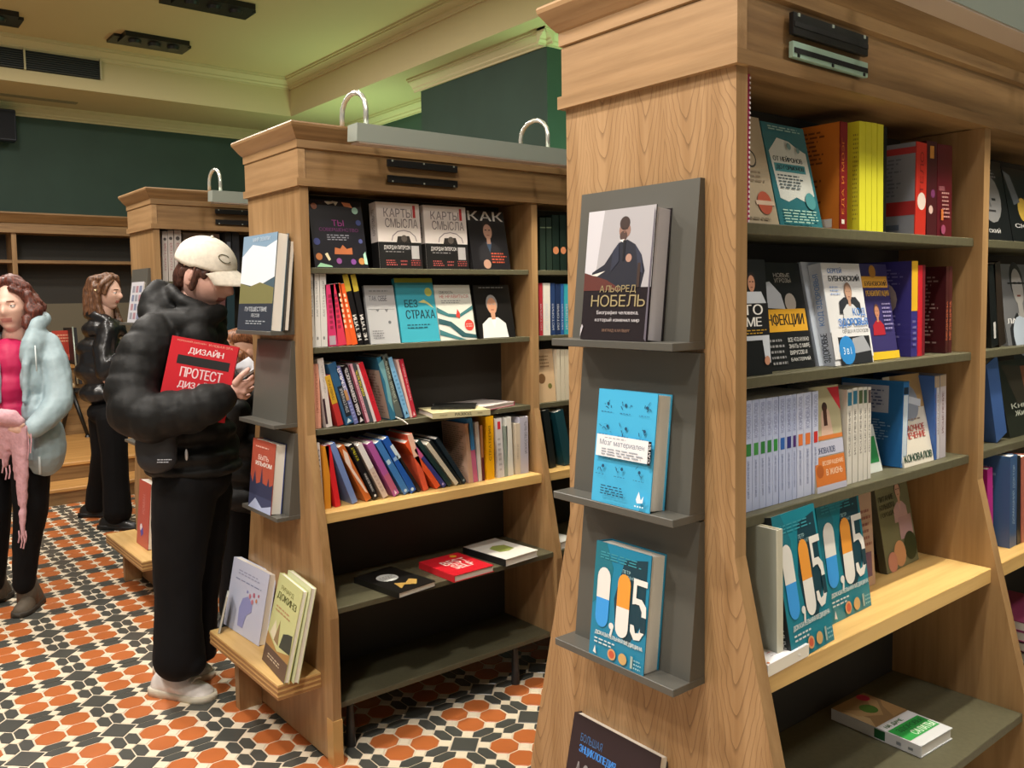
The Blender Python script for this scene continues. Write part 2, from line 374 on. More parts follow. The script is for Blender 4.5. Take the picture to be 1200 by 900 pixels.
NAM = {'cross_hexagon': 'hexagon_tile', 'cream_block': 'cream_tile'}
for k, L in places.items():
    L.sort(key=lambda t: t[0]); me, m = KIND[k]; me.materials.append(m)
    for n, (d, P) in enumerate(L):
        if n < LIM[k] and d < 50:
            o = bpy.data.objects.new(NAM.get(k, k), me); COL.objects.link(o); o.location = P; o.parent = fl; o.matrix_parent_inverse = Matrix.Translation(fl.location).inverted()
        else: break
    rest = L[n:]
    vs, fs = [], []
    for d, P in rest:
        b = len(vs); vs += [tuple(v.co+P) for v in me.vertices]; fs += [tuple(b+q for q in p.vertices) for p in me.polygons]
    if vs:
        m2 = bpy.data.meshes.new(k+'_field'); m2.from_pydata(vs, [], fs); m2.materials.append(m); o = bpy.data.objects.new(NAM.get(k, k)+'_field', m2); COL.objects.link(o); tag(o, kind='stuff'); o.parent = fl; o.matrix_parent_inverse = Matrix.Translation(fl.location).inverted()
# ------------------------------------------------------------------ room shell
GREEN = M('#33493f', .75, name='green_wall', bump=.04, bscale=3); CREAM = M('#cbbd92', .8, name='cream_plaster'); CREAM2 = M('#d0c49c', .75, name='cream_moulding')
def st(name, bm, m): return tag(obj(name, bm, m), kind='structure')
st('wall_back', bx(-4, 10.1, 0, 6.5, 10.25, 3.6), GREEN)
st('wall_right', bx(5.0, -3, 0, 5.15, 10.1, 3.6), GREEN)
st('wall_column', bx(4.5, 5.09, 0, 5.0, 6.86, 3.5), GREEN)
cg = bmesh.new(); box(cg, -4, -3, 4.0, 4.23, 9.07, 4.1); box(cg, -4, 9.07, 3.6, 6.5, 10.25, 4.1); box(cg, 4.23, -3, 3.6, 6.5, 9.07, 4.1)
st('ceiling', cg, CREAM)
def crown(name, ax, a, b, pos, z, s):          # stepped plaster cornice run along ax
    pts = [(0, 0), (0, -.115), (.018, -.115), (.018, -.10), (.035, -.085), (.035, -.072), (.075, -.035), (.085, -.035), (.085, -.018), (.10, -.018), (.10, 0)]
    pts = [(pos+s*u, z+v) for u, v in pts]; return st(name, pr(pts, ax, a, b), CREAM2)
crown('trim_1', 0, -4, 5, 10.1, 3.6, -1)
crown('trim_2', 1, -3, 5.09, 5.0, 3.6, -1)
crown('trim_3', 1, 6.86, 10.0, 5.0, 3.6, -1)
crown('trim_4', 1, 5.0, 6.95, 4.5, 3.6, -1)
crown('trim_5', 0, 4.4, 5.0, 5.09, 3.6, -1); 
crown('trim_6', 0, -4, 4.23, 9.07, 4.0, -1); crown('trim_7', 1, -3, 9.07, 4.23, 4.0, -1)
# air vent on the ceiling step
v = empty('air_vent', (1.0, 9.06, 3.7), 'dark louvred air vent set in the pale step of the ceiling', 'vent')
bm = bmesh.new()
for x0, x1 in ((-.35, .56), (.59, 1.5-.33), (1.5-.30, 1.66), (1.69, 2.28)): pass
box(bm, -.3, 9.055, 3.715, 2.28, 9.069, 3.90); obj('backing', bm, M('#1d211f', .8), v)
for x in (-.3, .26, .78, 1.3, 1.62, 2.27): obj('divider_bar', bx(x-.008, 9.03, 3.712, x+.008, 9.056, 3.903), M('#b9b38f', .6), v)
bm = bmesh.new()
for i in range(9): box(bm, -.3, 9.035, 3.722+i*.02, 2.28, 9.055, 3.727+i*.02)
tag(obj('slats', bm, M('#3a3f3d', .6), v), kind='stuff')
tag(obj('slot_diffuser', bx(-.4, 9.64, 3.592, 2.19, 9.73, 3.599), M('#8f8a6e', .7)), 'long narrow grey air slot in the low ceiling above green wall', 'vent')
# recessed black ceiling spots
for n, (x0, x1, y0, y1, lb) in enumerate([(2.24, 2.93, 8.28, 8.68, 'long black recessed ceiling fixture, whole one over the green wall'), (.75, 1.52, 8.28, 8.68, 'black recessed ceiling fixture cut by the left edge of the photo'), (2.30, 3.02, 6.95, 7.32, 'black recessed ceiling fixture at the top edge of the photo')]):
    e = empty('ceiling_fixture', ((x0+x1)/2, (y0+y1)/2, 3.96), lb, 'ceiling light', 'black ceiling fixtures')
    bm = bmesh.new(); box(bm, x0, y0+.14, 3.975, x1, y1, 3.999); obj('rim_plate', bm, BLK, e)
    obj('lamp_housing', bx(x0+.06, y0, 3.955, x1-.06, y0+.26, 3.999), BLK, e)
    for q in range(3):
        cx = x0+(x1-x0)*(.25+.25*q); bm = bmesh.new(); bmesh.ops.create_cone(bm, cap_ends=True, segments=16, radius1=.05, radius2=.06, depth=.03, matrix=Matrix.Translation((cx, y0+.13, 3.945))); obj('spot_head', bm, M('#17181a', .35), e)
spk = empty('wall_speaker', (1.6, 9.98, 3.2), 'dark loudspeaker mounted high on the green wall', 'speaker')
obj('housing', bx(1.40, 9.86, 3.19, 1.665, 10.0, 3.50, bev=.01), M('#1c2330', .5), spk); obj('bracket', bx(1.5, 9.99, 3.3, 1.56, 10.1, 3.38), BLK, spk)
obj('grille', bx(1.415, 9.852, 3.21, 1.65, 9.862, 3.48), M('#10141c', .8, bump=.3, bscale=300), spk)
# ------------------------------------------------------------------ stepped platform and back wall shelving
pf = empty('stepped_platform', (0, 8, 0), 'wide wooden stepped platform in front of the back wall', 'platform')
for k, (y0, z0, z1) in enumerate([(7.37, 0, .13), (7.712, .13, .271)]):
    obj('riser', bx(-4, y0, z0, 4.2, y0+.02, z1-.02), WX, pf)
    obj('nosing', bx(-4, y0-.02, z1-.028, 4.2, y0+.03, z1, bev=.004), WF, pf)
    obj('tread', bx(-4, y0+.02, z1-.03, 4.2, y0+.37 if k == 0 else 10.08, z1-.001), WF, pf)
bs = empty('wall_bookcase', (0, 9.75, .271), 'long empty oak shelving with dark backs along the green back wall', 'bookcase')
obj('bench_base', bx(-4, 9.35, .272, 4.2, 9.68, .93), WX, bs)
obj('bench_top', bx(-4, 9.32, .93, 4.2, 10.05, .965, bev=.004), WF, bs)
obj('lower_back_board', bx(-4, 9.99, .97, 4.2, 10.02, 1.57), M('#6a6250', .7), bs); obj('upper_back_board', bx(-4, 9.99, 1.57, 4.2, 10.02, 2.28), M('#2e2b26', .7), bs)
obj('shelf', bx(-4, 9.70, 1.975, 4.2, 9.99, 2.005), WX, bs)
for x in (-1.6, 0, 1.56, 3.15): obj('upright', bx(x-.022, 9.69, .965, x+.022, 9.99, 2.27), WV, bs)
obj('fascia_board', bx(-4, 9.66, 2.27, 4.2, 10.03, 2.36), WX, bs)
bm = bmesh.new(); prism(bm, [(9.66, 2.365), (9.60, 2.43), (9.58, 2.45), (9.58, 2.465), (10.05, 2.465), (10.05, 2.365)], 0, -4, 4.2); obj('cornice', bm, WX, bs)
# ------------------------------------------------------------------ free-standing double-sided bookcases
def bookcase(label, X0, Yf, Yb, xs, zs, nzt, zb=0, disp=None, plat=None, rails=True, crownmat=WV, flare=.13, endmat=WV):
    """xs: x of each divider's left face; zs: shelf tops; index nzt is the thick oak shelf"""
    T = .031; r = empty('bookcase', (X0, (Yf+Yb)/2, 0), label, 'bookcase', 'oak double-sided bookcases')
    zt = 1.941; k1, k2 = 1.105, .505; fl_ = flare; Xend = xs[-1]+T
    prof = [(Yf, zt), (Yf, k1), (Yf-fl_, k2), (Yf-fl_, 0.012), (Yb+fl_, 0.012), (Yb+fl_, k2), (Yb, k1), (Yb, zt)]
    ep = obj('end_panel', pr(prof, 0, X0, X0+T), [endmat, WV], r)
    for f in ep.data.polygons: f.material_index = 0 if f.normal.x < -.9 else 1
    for x in xs: obj('divider_panel', pr([(a, max(z, .17)) if x != xs[-1] else (a, z) for a, z in prof], 0, x, x+T), WV, r)
    for s in (0, 1):
        y = Yf-fl_-.004 if s == 0 else Yb+fl_-.04
        obj('kick_cap', bx(X0-.003, y, 0, X0+T+.002, y+.044, .157), BRASS, r)
    Ym = (Yf+Yb)/2
    obj('back_board', bx(X0+T, Ym-.006, .16, Xend-T, Ym+.006, zt), GB, r)
    bays = [(X0+T, xs[0])]+[(xs[i]+T, xs[i+1]) for i in range(len(xs)-1)]
    def yfr(z):
        return Yf if z >= k1 else (Yf-fl_ if z <= k2 else Yf-fl_*(k1-z)/(k1-k2))
    for a, b in bays:
        for i, z in enumerate(zs):
            for side in (0, 1):
                th = .036 if i == nzt else .02
                off = .02 if z > k1-.1 else .012
                y = yfr(z)+off; m = WS if i == nzt else GS
                if i == len(zs)-1: y = Yf-.085
                if side == 0: o = obj('shelf', bx(a, y, z-th, b, Ym-.006, z, bev=.0015), m, r)
                else: o = obj('shelf', bx(a, Ym+.006, z-th, b, Yf+Yb-y, z, bev=.0015), m, r)
        for cx in (a+.08, b-.15):
            bm = bmesh.new(); bmesh.ops.create_cone(bm, cap_ends=True, segments=12, radius1=.018, radius2=.012, depth=.15, matrix=Matrix.Translation((cx, Yf-.04, .0755))); obj('foot', bm, M('#2b2b2b', .4), r)
    # fascia box with a bottom lip, then flared cornice
    e = .006
    bm = bmesh.new(); box(bm, X0-e+.012, Yf-e+.006, zt+.002, Xend+e, Yb+e-.006, 2.062); obj('fascia_board', bm, WX if endmat is None else WX, r)
    bm = bmesh.new(); box(bm, X0-e, Yf-e, zt, X0+.02, Yb+e, 2.062)
    obj('end_fascia', bm, WY, r)
    bm = bmesh.new(); box(bm, X0-e-.006, Yf-e-.005, zt, Xend+e, Yf+.03, zt+.024); box(bm, X0-e-.006, Yb-.03, zt, Xend+e, Yb+e+.006, zt+.024); obj('lip_moulding', bm, WX, r)
    obj('end_lip_moulding', bx(X0-e-.0065, Yf-e-.0045, zt-.0005, X0+.02, Yb+e+.0065, zt+.0245), WY, r)
    lev = [(.0, 2.062), (.010, 2.066), (.010, 2.092), (.014, 2.095), (.022, 2.105), (.040, 2.132), (.042, 2.140), (.040, 2.145)]
    bm = bmesh.new(); rings = []
    for o_, z in lev: rings.append([bm.verts.new(p) for p in ((X0-o_, Yf-o_, z), (Xend+o_, Yf-o_, z), (Xend+o_, Yb+o_, z), (X0-o_, Yb+o_, z))])
    for A, B in zip(rings, rings[1:]):
        for k in range(4):
            f = bm.faces.new((A[k], A[(k+1) % 4], B[(k+1) % 4], B[k])); f.material_index = 1 if k == 3 else 0
    bm.faces.new(rings[-1]); bm.faces.new(rings[0][::-1])
    obj('cornice', bm, [WX, WY], r)
    if rails:
        for z0, z1 in ((2.03, 2.055), (1.975, 2.0)):
            x0, x1 = (xs[0]-X0)*.33+X0, (xs[0]-X0)*.63+X0
            if rails == 2: x0, x1 = X0+.14, X0+.39
            if rails == 2: z0, z1 = (2.012, 2.05) if z0 > 2 else (1.972, 2.0)
            a = obj('sign_rail', bx(x0, Yf-.016, z0, x1, Yf-.0062, z1, bev=.001), BLK if not (rails == 2 and z0 < 2) else M('#a9c9b8', .3, .3), r)
            for t in (.06, .5, .94):
                o = obj('screw', bx(x0+(x1-x0)*t-.003, Yf-.0175, z1-.007 if z0 > 2 else z0+.001, x0+(x1-x0)*t+.003, Yf-.0155, z1-.001 if z0 > 2 else z0+.007), STEEL if not (rails == 2 and z0 < 2) else BLK); put(o, a)
            if rails == 2: o = obj('rail_groove', bx(x0+.002, Yf-.0172, (z0+z1)/2-.006, x1-.002, Yf-.0158, (z0+z1)/2+.003), M('#050505', .6)); put(o, a)
    if disp:
        y0, y1, zl = disp
        for i, z in enumerate(zl):
            top = z+.284
            bm = bmesh.new(); prism(bm, [(X0, z), (X0-.042, z), (X0-.012, top), (X0, top)], 1, y0, y1)
            for q in bm.verts: pass
            obj('display_panel', bm, GD, r)
            obj('display_ledge', bx(X0-.087, y0-.001, z-.013, X0, y1+.012, z+.001, bev=.001), GD, r)
    if plat:
        y0, y1, z, px_ = plat
        lw = obj('low_shelf', bx(X0-px_, y0, z-.052, X0, y1, z, bev=.001), WP, r)
        for i in range(3):
            o = obj('ply_edge', bx(X0-px_-.0015, y0-.0015, z-.05+i*.017, X0+.0, y1+.0015, z-.041+i*.017), M('#9c7447', .6)); put(o, lw)
        for yy in (y1-.09,): o = obj('support', bx(X0-.09, yy-.02, .0, X0-.002, yy+.02, z-.052), WV, r)
    return r, bays
A, BA = bookcase('nearest tall oak bookcase with crown-grain veneer end, at the right', 1.215, .90, 1.317, [2.163, 3.13], [1.685, 1.413, 1.163, .897, .567, .19], 3, disp=(.965, 1.26, [1.478, 1.174, .874]), plat=(.80, 1.40, .300, .16), rails=2, endmat=WC, flare=.14)
B, BB = bookcase('middle oak bookcase with grey display ledges, behind the nearest one', 1.274, 2.685, 3.122, [2.28, 3.29], [1.672, 1.40, 1.118, .84, .53, .19], 3, disp=(2.757, 3.05, [1.458, 1.14, .82]), plat=(2.635, 3.26, .300, .155))
Cc, BC = bookcase('farthest oak bookcase, behind the boy in the white cap', 1.37, 4.60, 5.02, [2.34, 3.35], [1.672, 1.40, 1.118, .84, .53, .19], 3, disp=(4.67, 4.96, [1.458, 1.14, .82]), plat=(4.49, 5.18, .262, .155))
# ------------------------------------------------------------------ lamps on the cornices
def lamp(label, x0, x1, Yc, Yl, z, arms, power):
    r = empty('shelf_lamp', ((x0+x1)/2, Yc, 2.147), label, 'lamp', 'steel bar lamps on the bookcases')
    bm = bmesh.new(); prism(bm, [(Yl-.028, z), (Yl-.034, z+.058), (Yl+.03, z+.058), (Yl+.036, z+.006)], 0, x0, x1); obj('lamp_bar', bm, STEEL, r)
    obj('diffuser', bx(x0+.01, Yl-.026, z-.004, x1-.01, Yl+.028, z+.001), M('#b9a99c', .5), r)
    for ax_ in arms:
        bm = bmesh.new(); pts = [(ax_, Yc, 2.146), (ax_, Yc, 2.19)]+[(ax_, Yc+(Yl-Yc)*(1-cos(t*pi/8))/2, 2.19+.065*sin(t*pi/8)) for t in range(1, 9)]+[(ax_, Yl, z+.05)]
        tube(bm, pts, .0085, 10); obj('arm', bm, M('#d9dad2', .25, .7), r, True)
    l = area('bar_light', ((x0+x1)/2, Yl, z-.008), x1-x0-.06, power, (1, .92, .74), (0, .05, -1), .03, 75); put(l, r)
lamp('steel bar lamp over the nearest bookcase, cut by the top right corner', 1.46, 2.6, .93, .755, 2.075, (1.6, 2.30), 4.6)
lamp('steel bar lamp on two hooped arms over the middle bookcase', 1.40, 2.58, 2.71, 2.545, 2.075, (1.452, 2.25), 4.6)
lamp('steel bar lamp over the farthest bookcase, above the white cap', 1.62, 2.75, 4.62, 4.46, 2.075, (1.675, 2.5), 4.6)
# ------------------------------------------------------------------ books, middle bookcase
YB = 2.722; G1 = 'face-out books on the top shelf, middle bookcase'
fc(1.672, YB, 369.5, 432, 233, 'black book with coloured leaf doodles, leftmost on the middle bookcase top shelf', '#15151f', t=.022, tilt=11, group=G1, front=[
  ('t', 'ТЫ', .40, .62, .62, .71, '#8a2f77'), ('t', 'СОВЕРШЕНСТВО', .15, .54, .88, .59, '#6b2a62'), ('l', .28, .40, .75, .50, 3, '#8b8b95'), ('p', [(.38, .2), (.40, .3), (.5, .28), (.55, .34), (.62, .28), (.72, .3), (.72, .2)], '#b5673a'),
  ('c', .1, .9, .055, '#a5684c'), ('p', [(.62, .98), (.78, .97), (.82, .9), (.66, .92)], '#d98a60'), ('p', [(.3, .98), (.36, .93), (.45, .99), (.5, .92), (.56, .98)], '#d8cfc0'), ('c', .86, .86, .06, '#9fc9b8'), ('c', .9, .68, .05, '#333f70'), ('c', .08, .38, .06, '#39427c'), ('c', .09, .16, .06, '#b5703c'), ('p', [(.2, .2), (.26, .1), (.3, .12), (.25, .22)], '#ddd3ac'), ('p', [(.03, .01), (.1, .07), (.3, .03), (.32, .01)], '#9ccfa9'), ('c', .45, .1, .05, '#8a4a8c'), ('c', .72, .09, .05, '#7c4290'), ('c', .88, .1, .06, '#b57f42'), ('p', [(.92, .2), (.97, .25), (.99, .05), (.93, .06)], '#a7d8c0'), ('c', .9, .4, .04, '#4a5088')])
def maps(l, r, ty, lb):
    fc(1.672, YB, l, r, ty, lb, '#d9d0cb', t=.05, tilt=5, group=G1, spine='#cfc6c2', front=[('r', 0, 0, 1, .40, '#131314'), ('t', 'КАРТЫ', .16, .78, .82, .91, '#6b6266', -.005), ('t', 'СМЫСЛА', .18, .62, .94, .76, '#6b6266', -.005),
      ('r', .84, .78, .90, .97, '#b3262b'), ('p', [(.42, .40), (.45, .49), (.72, .50), (.76, .40)], '#26221f'), ('c', .6, .46, .07, '#58504a'), ('p', [(.30, .42), (.33, .50), (.45, .57), (.6, .59), (.75, .57), (.87, .50), (.9, .42), (.88, .42), (.85, .49), (.74, .555), (.6, .575), (.46, .555), (.35, .49), (.32, .42)], '#8a8084'),
      ('t', 'ДЖОРДАН ПИТЕРСОН', .12, .28, .72, .35, '#e9e6e2'), ('r', .75, .15, .93, .35, '#a9a7a8'), ('l', .15, .24, .7, .27, 1, '#8f8d8d'), ('l', .15, .04, .4, .14, 3, '#b55a55'), ('l', .48, .04, .65, .14, 2, '#b55a55'), ('l', .72, .04, .97, .14, 3, '#a34f4a')],
      spr=[('r', 0, 0, 1, .40, '#131314'), ('v', 'КАРТЫ СМЫСЛА', .3, .5, .7, .9, '#6b6266')])
maps(445.5, 495.8, 236, 'white and black hardback with red bookmark, left copy of the two')
maps(500.5, 550, 240, 'white and black hardback with red bookmark, right copy of the two')
fc(1.672, YB, 555, 598.5, 246, 'dark book with a bearded man in glasses, right end of the top shelf', '#1d1c20', t=.02, tilt=11, group=G1, front=[
  ('man', .5, .66, .25, '#b58c78', '#2a201d', '#27262b', '#3b4f66'), ('t', 'КАК', .02, .83, .95, .99, '#d4d2cc', .05), ('l', .52, .1, .95, .3, 4, '#cc5a3c'), ('c', .38, .09, .1, '#b58c78')])
Z2, Y2 = 1.40, 2.722; GW = 'spine-out paperbacks on the second shelf, middle bookcase'
for n, (a, b, c, s) in enumerate([(362.5, 369.5, 361.5, 'first'), (369.5, 376.5, 366.5, 'second'), (376.8, 384, 374.5, 'third')]):
    sp(Z2, Y2, a, b, c, 321, 'white spine with grey lettering, %s from the left on the second shelf' % s, '#dcdad6', group=GW, hard=False, spr=[('v', 'КАК СТАТЬ СОБОЙ', .3, .42, .7, .9, '#7d7d7d'), ('r', .3, .1, .6, .14, '#8c8c8c')])
for n, (a, b, c, ty, col, s) in enumerate([(385.5, 396, 380.5, 334, '#d33a6e', 'pink spine with a barcode sticker, beside the white spines'), (396, 406.5, 386.5, 333.5, '#df3f5c', 'pink spine with a row of red dots'), (406.5, 413, 392.5, 333, '#ee6235', 'orange spine with white lettering, left one'), (413, 419.5, 398, 333.5, '#f0652f', 'orange spine with white lettering, right one')]):
    sp(Z2, Y2, a, b, c, ty, s, col, group=GW, hard=False, spr=[('r', .3, .28+.085*i, .62, .33+.085*i, '#a02a4a' if n < 2 else '#ffd9b8') for i in range(7)]+([('r', .1, .02, .8, .17, '#b9a9b3')] if n == 0 else []))
for a, b, c, s in [(420, 426.5, 401, 'left'), (427.5, 433.5, 410.5, 'right')]:
    sp(Z2, Y2, a, b, c, 322.5, 'black spine with yellow head and white letters, %s of two' % s, '#1b1a1c', group=GW, hard=False, spr=[('r', 0, .76, 1, 1, '#b5a035'), ('v', 'НЕ ТУПИ', .2, .06, .8, .42, '#e6e3df', .05)])
G2 = 'face-out books on the second shelf, middle bookcase'
fc(Z2, Y2, 435, 469.5, 334.5, 'pale grey book with thin drawn birds on a wire, beside the teal one', '#a9a9ab', t=.014, tilt=12, group=G2, front=[('l', .15, .88, .8, .93, 1, '#7e7e80'), ('t', 'ТАК СЕБЕ', .12, .73, .72, .82, '#3a3c44'), ('r', .05, .585, .95, .592, '#77787a'), ('p', [(.3, .585), (.36, .54), (.42, .585)], '#6d6e70'), ('p', [(.6, .585), (.66, .53), (.72, .585)], '#6d6e70'), ('c', .72, .36, .05, '#66686c'), ('l', .1, .08, .5, .24, 4, '#77777a'), ('p', [(.85, .03), (.88, .09), (.92, .03)], '#222')] if 0 else [('l', .15, .88, .8, .93, 1, '#7e7e80'), ('t', 'ТАК СЕБЕ', .12, .73, .72, .82, '#3a3c44'), ('r', .05, .585, .95, .592, '#77787a'), ('p', [(.3, .585), (.36, .54), (.42, .585)], '#6d6e70'), ('p', [(.6, .585), (.66, .53), (.72, .585)], '#6d6e70'), ('c', .72, .36, .05, '#66686c'), ('l', .1, .08, .5, .24, 4, '#77777a')])
fc(Z2, Y2, 471.7, 516, 326, 'teal book with black title and a yellow head band', '#3a9aad', t=.02, tilt=12, group=G2, front=[('r', 0, .93, 1, 1, '#9a9f3c'), ('c', .85, .78, .10, '#b5b95a'), ('p', [(.55, .62), (.75, .60), (.95, .52), (.84, .60), (.7, .66)], '#c6c27a'), ('t', 'БЕЗ', .18, .54, .52, .66, '#143039', .05), ('t', 'СТРАХА', .18, .36, .95, .50, '#143039', .05), ('l', .18, .2, .85, .29, 2, '#1c5563')])
fc(Z2, Y2, 516.8, 558.7, 334, 'white book with a red skier among drawn dark waves', '#cfcfc6', t=.014, tilt=12, group=G2, front=[('t', 'СМЕЛОСТЬ', .12, .84, .5, .89, '#44484a'), ('t', 'НЕ НРАВИТЬСЯ', .12, .76, .92, .82, '#b04a42'), ('l', .15, .66, .7, .73, 2, '#8d8f8e'), ('p', [(0, .6), (.3, .48), (.6, .46), (1, .62), (1, .55), (.6, .40), (.3, .42), (0, .5)], '#3a6f74'), ('p', [(0, .4), (.35, .33), (.7, .12), (1, .08), (1, .02), (.6, .05), (.3, .25), (0, .3)], '#2c5258'), ('p', [(0, .2), (.4, .08), (.7, .0), (.5, .0), (.2, .06), (0, .1)], '#3a6f74'), ('p', [(.5, .42), (.56, .56), (.62, .48), (.6, .38)], '#c4392f'), ('c', .84, .26, .13, '#cc3a30'), ('l', .75, .22, .93, .3, 2, '#e9c0b5')])
fc(Z2, Y2, 562.5, 604.5, 334, 'black book with a white-haired portrait, at the right of the second shelf', '#161515', t=.014, tilt=12, group=G2, front=[('man', .45, .62, .28, '#c08d70', '#8d8a88', '#d6d6d4', '#e2e2e0'), ('l', .15, .93, .85, .97, 1, '#8a8885')])
# third shelf, leaning row.  zoomed-pixel tuples: foot left, foot right, head left x, head y
Z3, Y3 = 1.118, 2.722; q = lambda a, b, c, d: (360+a/8.18, 360+b/8.18, 360+c/8.18, 405+d/8.18)
G3 = 'leaning books on the third shelf, middle bookcase'
row = [((82, 135, 55, 180), '#dd9d86', 'salmon pink book leaning at the left end of the third shelf', [('v', 'ПСИХОЛОГИЯ', .3, .25, .7, .85, '#b9735c')]),
 ((185, 243, 95, 130), '#d5cdc8', 'tall white book leaning beside the salmon pink one', [('r', .0, .05, .35, .42, '#35202a'), ('v', 'СВОБОДА', .45, .5, .8, .9, '#a99e98')]),
 ((296, 352, 165, 300), '#b53332', 'book with yellow upper and red lower spine, in the leaning row', [('r', 0, .44, 1, 1, '#c79c2e'), ('v', 'ПРИВЫЧКА', .3, .52, .7, .92, '#4d4020')]),
 ((372, 452, 195, 185), '#2f5a80', 'navy and blue book with slanting white lettering in the leaning row', [('r', .3, .12, 1, .62, '#1c2430'), ('v', 'ЭТИ СТРАННЫЕ', .5, .18, .85, .58, '#c9ccd2'), ('p', [(.2, .02), (.5, .1), (.8, .03)], '#c9dde8')]),
 ((455, 497, 275, 215), '#7277b0', 'lilac blue book with large white head letters in the leaning row', [('v', 'СЕМЬЯ', .1, .55, .8, .97, '#e3e2ec', .06), ('r', 0, .42, .7, .6, '#b98a5a'), ('l', .2, .05, .8, .4, 6, '#a9b4de')]),
 ((500, 556, 335, 205), '#1b1419', 'black book with bold white title in the leaning row', [('v', 'САМА СОВЕРШЕННОСТЬ', .2, .14, .75, .95, '#d9d5d8', .05), ('p', [(.2, .02), (.5, .11), (.85, .03)], '#d9d5d8')]),
 ((562, 602, 395, 190), '#d9a3b2', 'thin pink book with maroon edge in the leaning row', [('r', 0, 0, .35, 1, '#6d1f3a'), ('v', 'ЛЮБОВЬ', .5, .15, .85, .7, '#8d3b58')]),
 ((604, 640, 432, 185), '#4a4f55', 'thin grey book with yellow lettering in the leaning row', [('v', 'СЧАСТЬЕ ЕСТЬ', .25, .45, .85, .88, '#d2c02f', .04)]),
 ((641, 668, 465, 192), '#d8cdcd', 'thin white book beside the bright red one', []),
 ((670, 716, 490, 175), '#c42634', 'bright red book in the middle of the leaning row', [('v', 'ТРЕВОГА', .35, .3, .7, .8, '#a01a28')]),
 ((802, 856, 667, 120), '#2f6a86', 'large blue-green book with printed back, in the leaning row', [('p', [(0, .9), (.5, .6), (.3, .3), (.8, .1), (1, .4), (1, .95)], '#6fa0a8')]),
 ((860, 924, 702, 102), '#59605b', 'wide grey-green book with pale script on its spine', [('v', 'Тайная жизнь', .2, .25, .75, .9, '#a9b2a2')]),
 ((926, 940, 745, 118), '#1f3550', 'thin navy book beside the light blue one', []),
 ((942, 988, 768, 128), '#7fb4da', 'light blue book near the right of the leaning row', [('l', .3, .2, .8, .8, 9, '#4d86b8'), ('p', [(.3, .06), (.5, .12), (.7, .06)], '#1b2b3c')]),
 ((990, 1013, 850, 142), '#dcb7ae', 'thin pale pink book before the last red one', []),
 ((1015, 1052, 882, 142), '#b52a3c', 'dark red book at the right end of the leaning row', [('v', 'Ничего не бойся', .3, .3, .75, .92, '#e2b9bb'), ('p', [(.2, .03), (.5, .1), (.8, .03)], '#e9c6c6')])]
for px, col, lb, s in row:
    e = sp(Z3, Y3, *q(*px), lb, col, depth_=.165, group=G3, spr=s, bk=[('r', .05, .02, .97, .8, '#bdb3a2'), ('l', .1, .1, .9, .75, 14, '#8f8677')] if 'large blue-green' in lb else ())
    if 'large blue-green' in lb:
        bm = bmesh.new(); p = [un(463.5, 488.5, 1, Y3-.005), un(467, 490, 1, Y3-.03), un(472, 492.5, 1, Y3-.055), un(478, 497, 1, Y3-.07)]; tube(bm, p, .0022, 4); obj('ribbon', bm, M('#dcd9d0', .6), e)
GF3 = 'books lying on the third shelf, middle bookcase'
flat(Z3, .022, (507, 484.3), (490, 477.8), (560, 477), 'beige book lying flat with a lettered spine facing out', '#bdb48c', gloss=.5, spr=[('v', 'РАЗВОД', .2, .38, .8, .66, '#3c3a2c', .05), ('v', 'ЗАБОР', .35, .12, .65, .25, '#6c6a50'), ('l', .4, .72, .6, .92, 1, '#6c6a50')], group=GF3)
flat(Z3+.022, .008, (505, 477.8), (510, 472), (551, 474), 'thin black booklet lying on the beige book', '#1c1c1a', group=GF3)
flat(Z3, .018, (603, 470), (560, 478), (580, 463.5), 'white and pink book lying flat at the right of the third shelf', '#b8506a', gloss=.25, group=GF3, back='#d8cfcc')
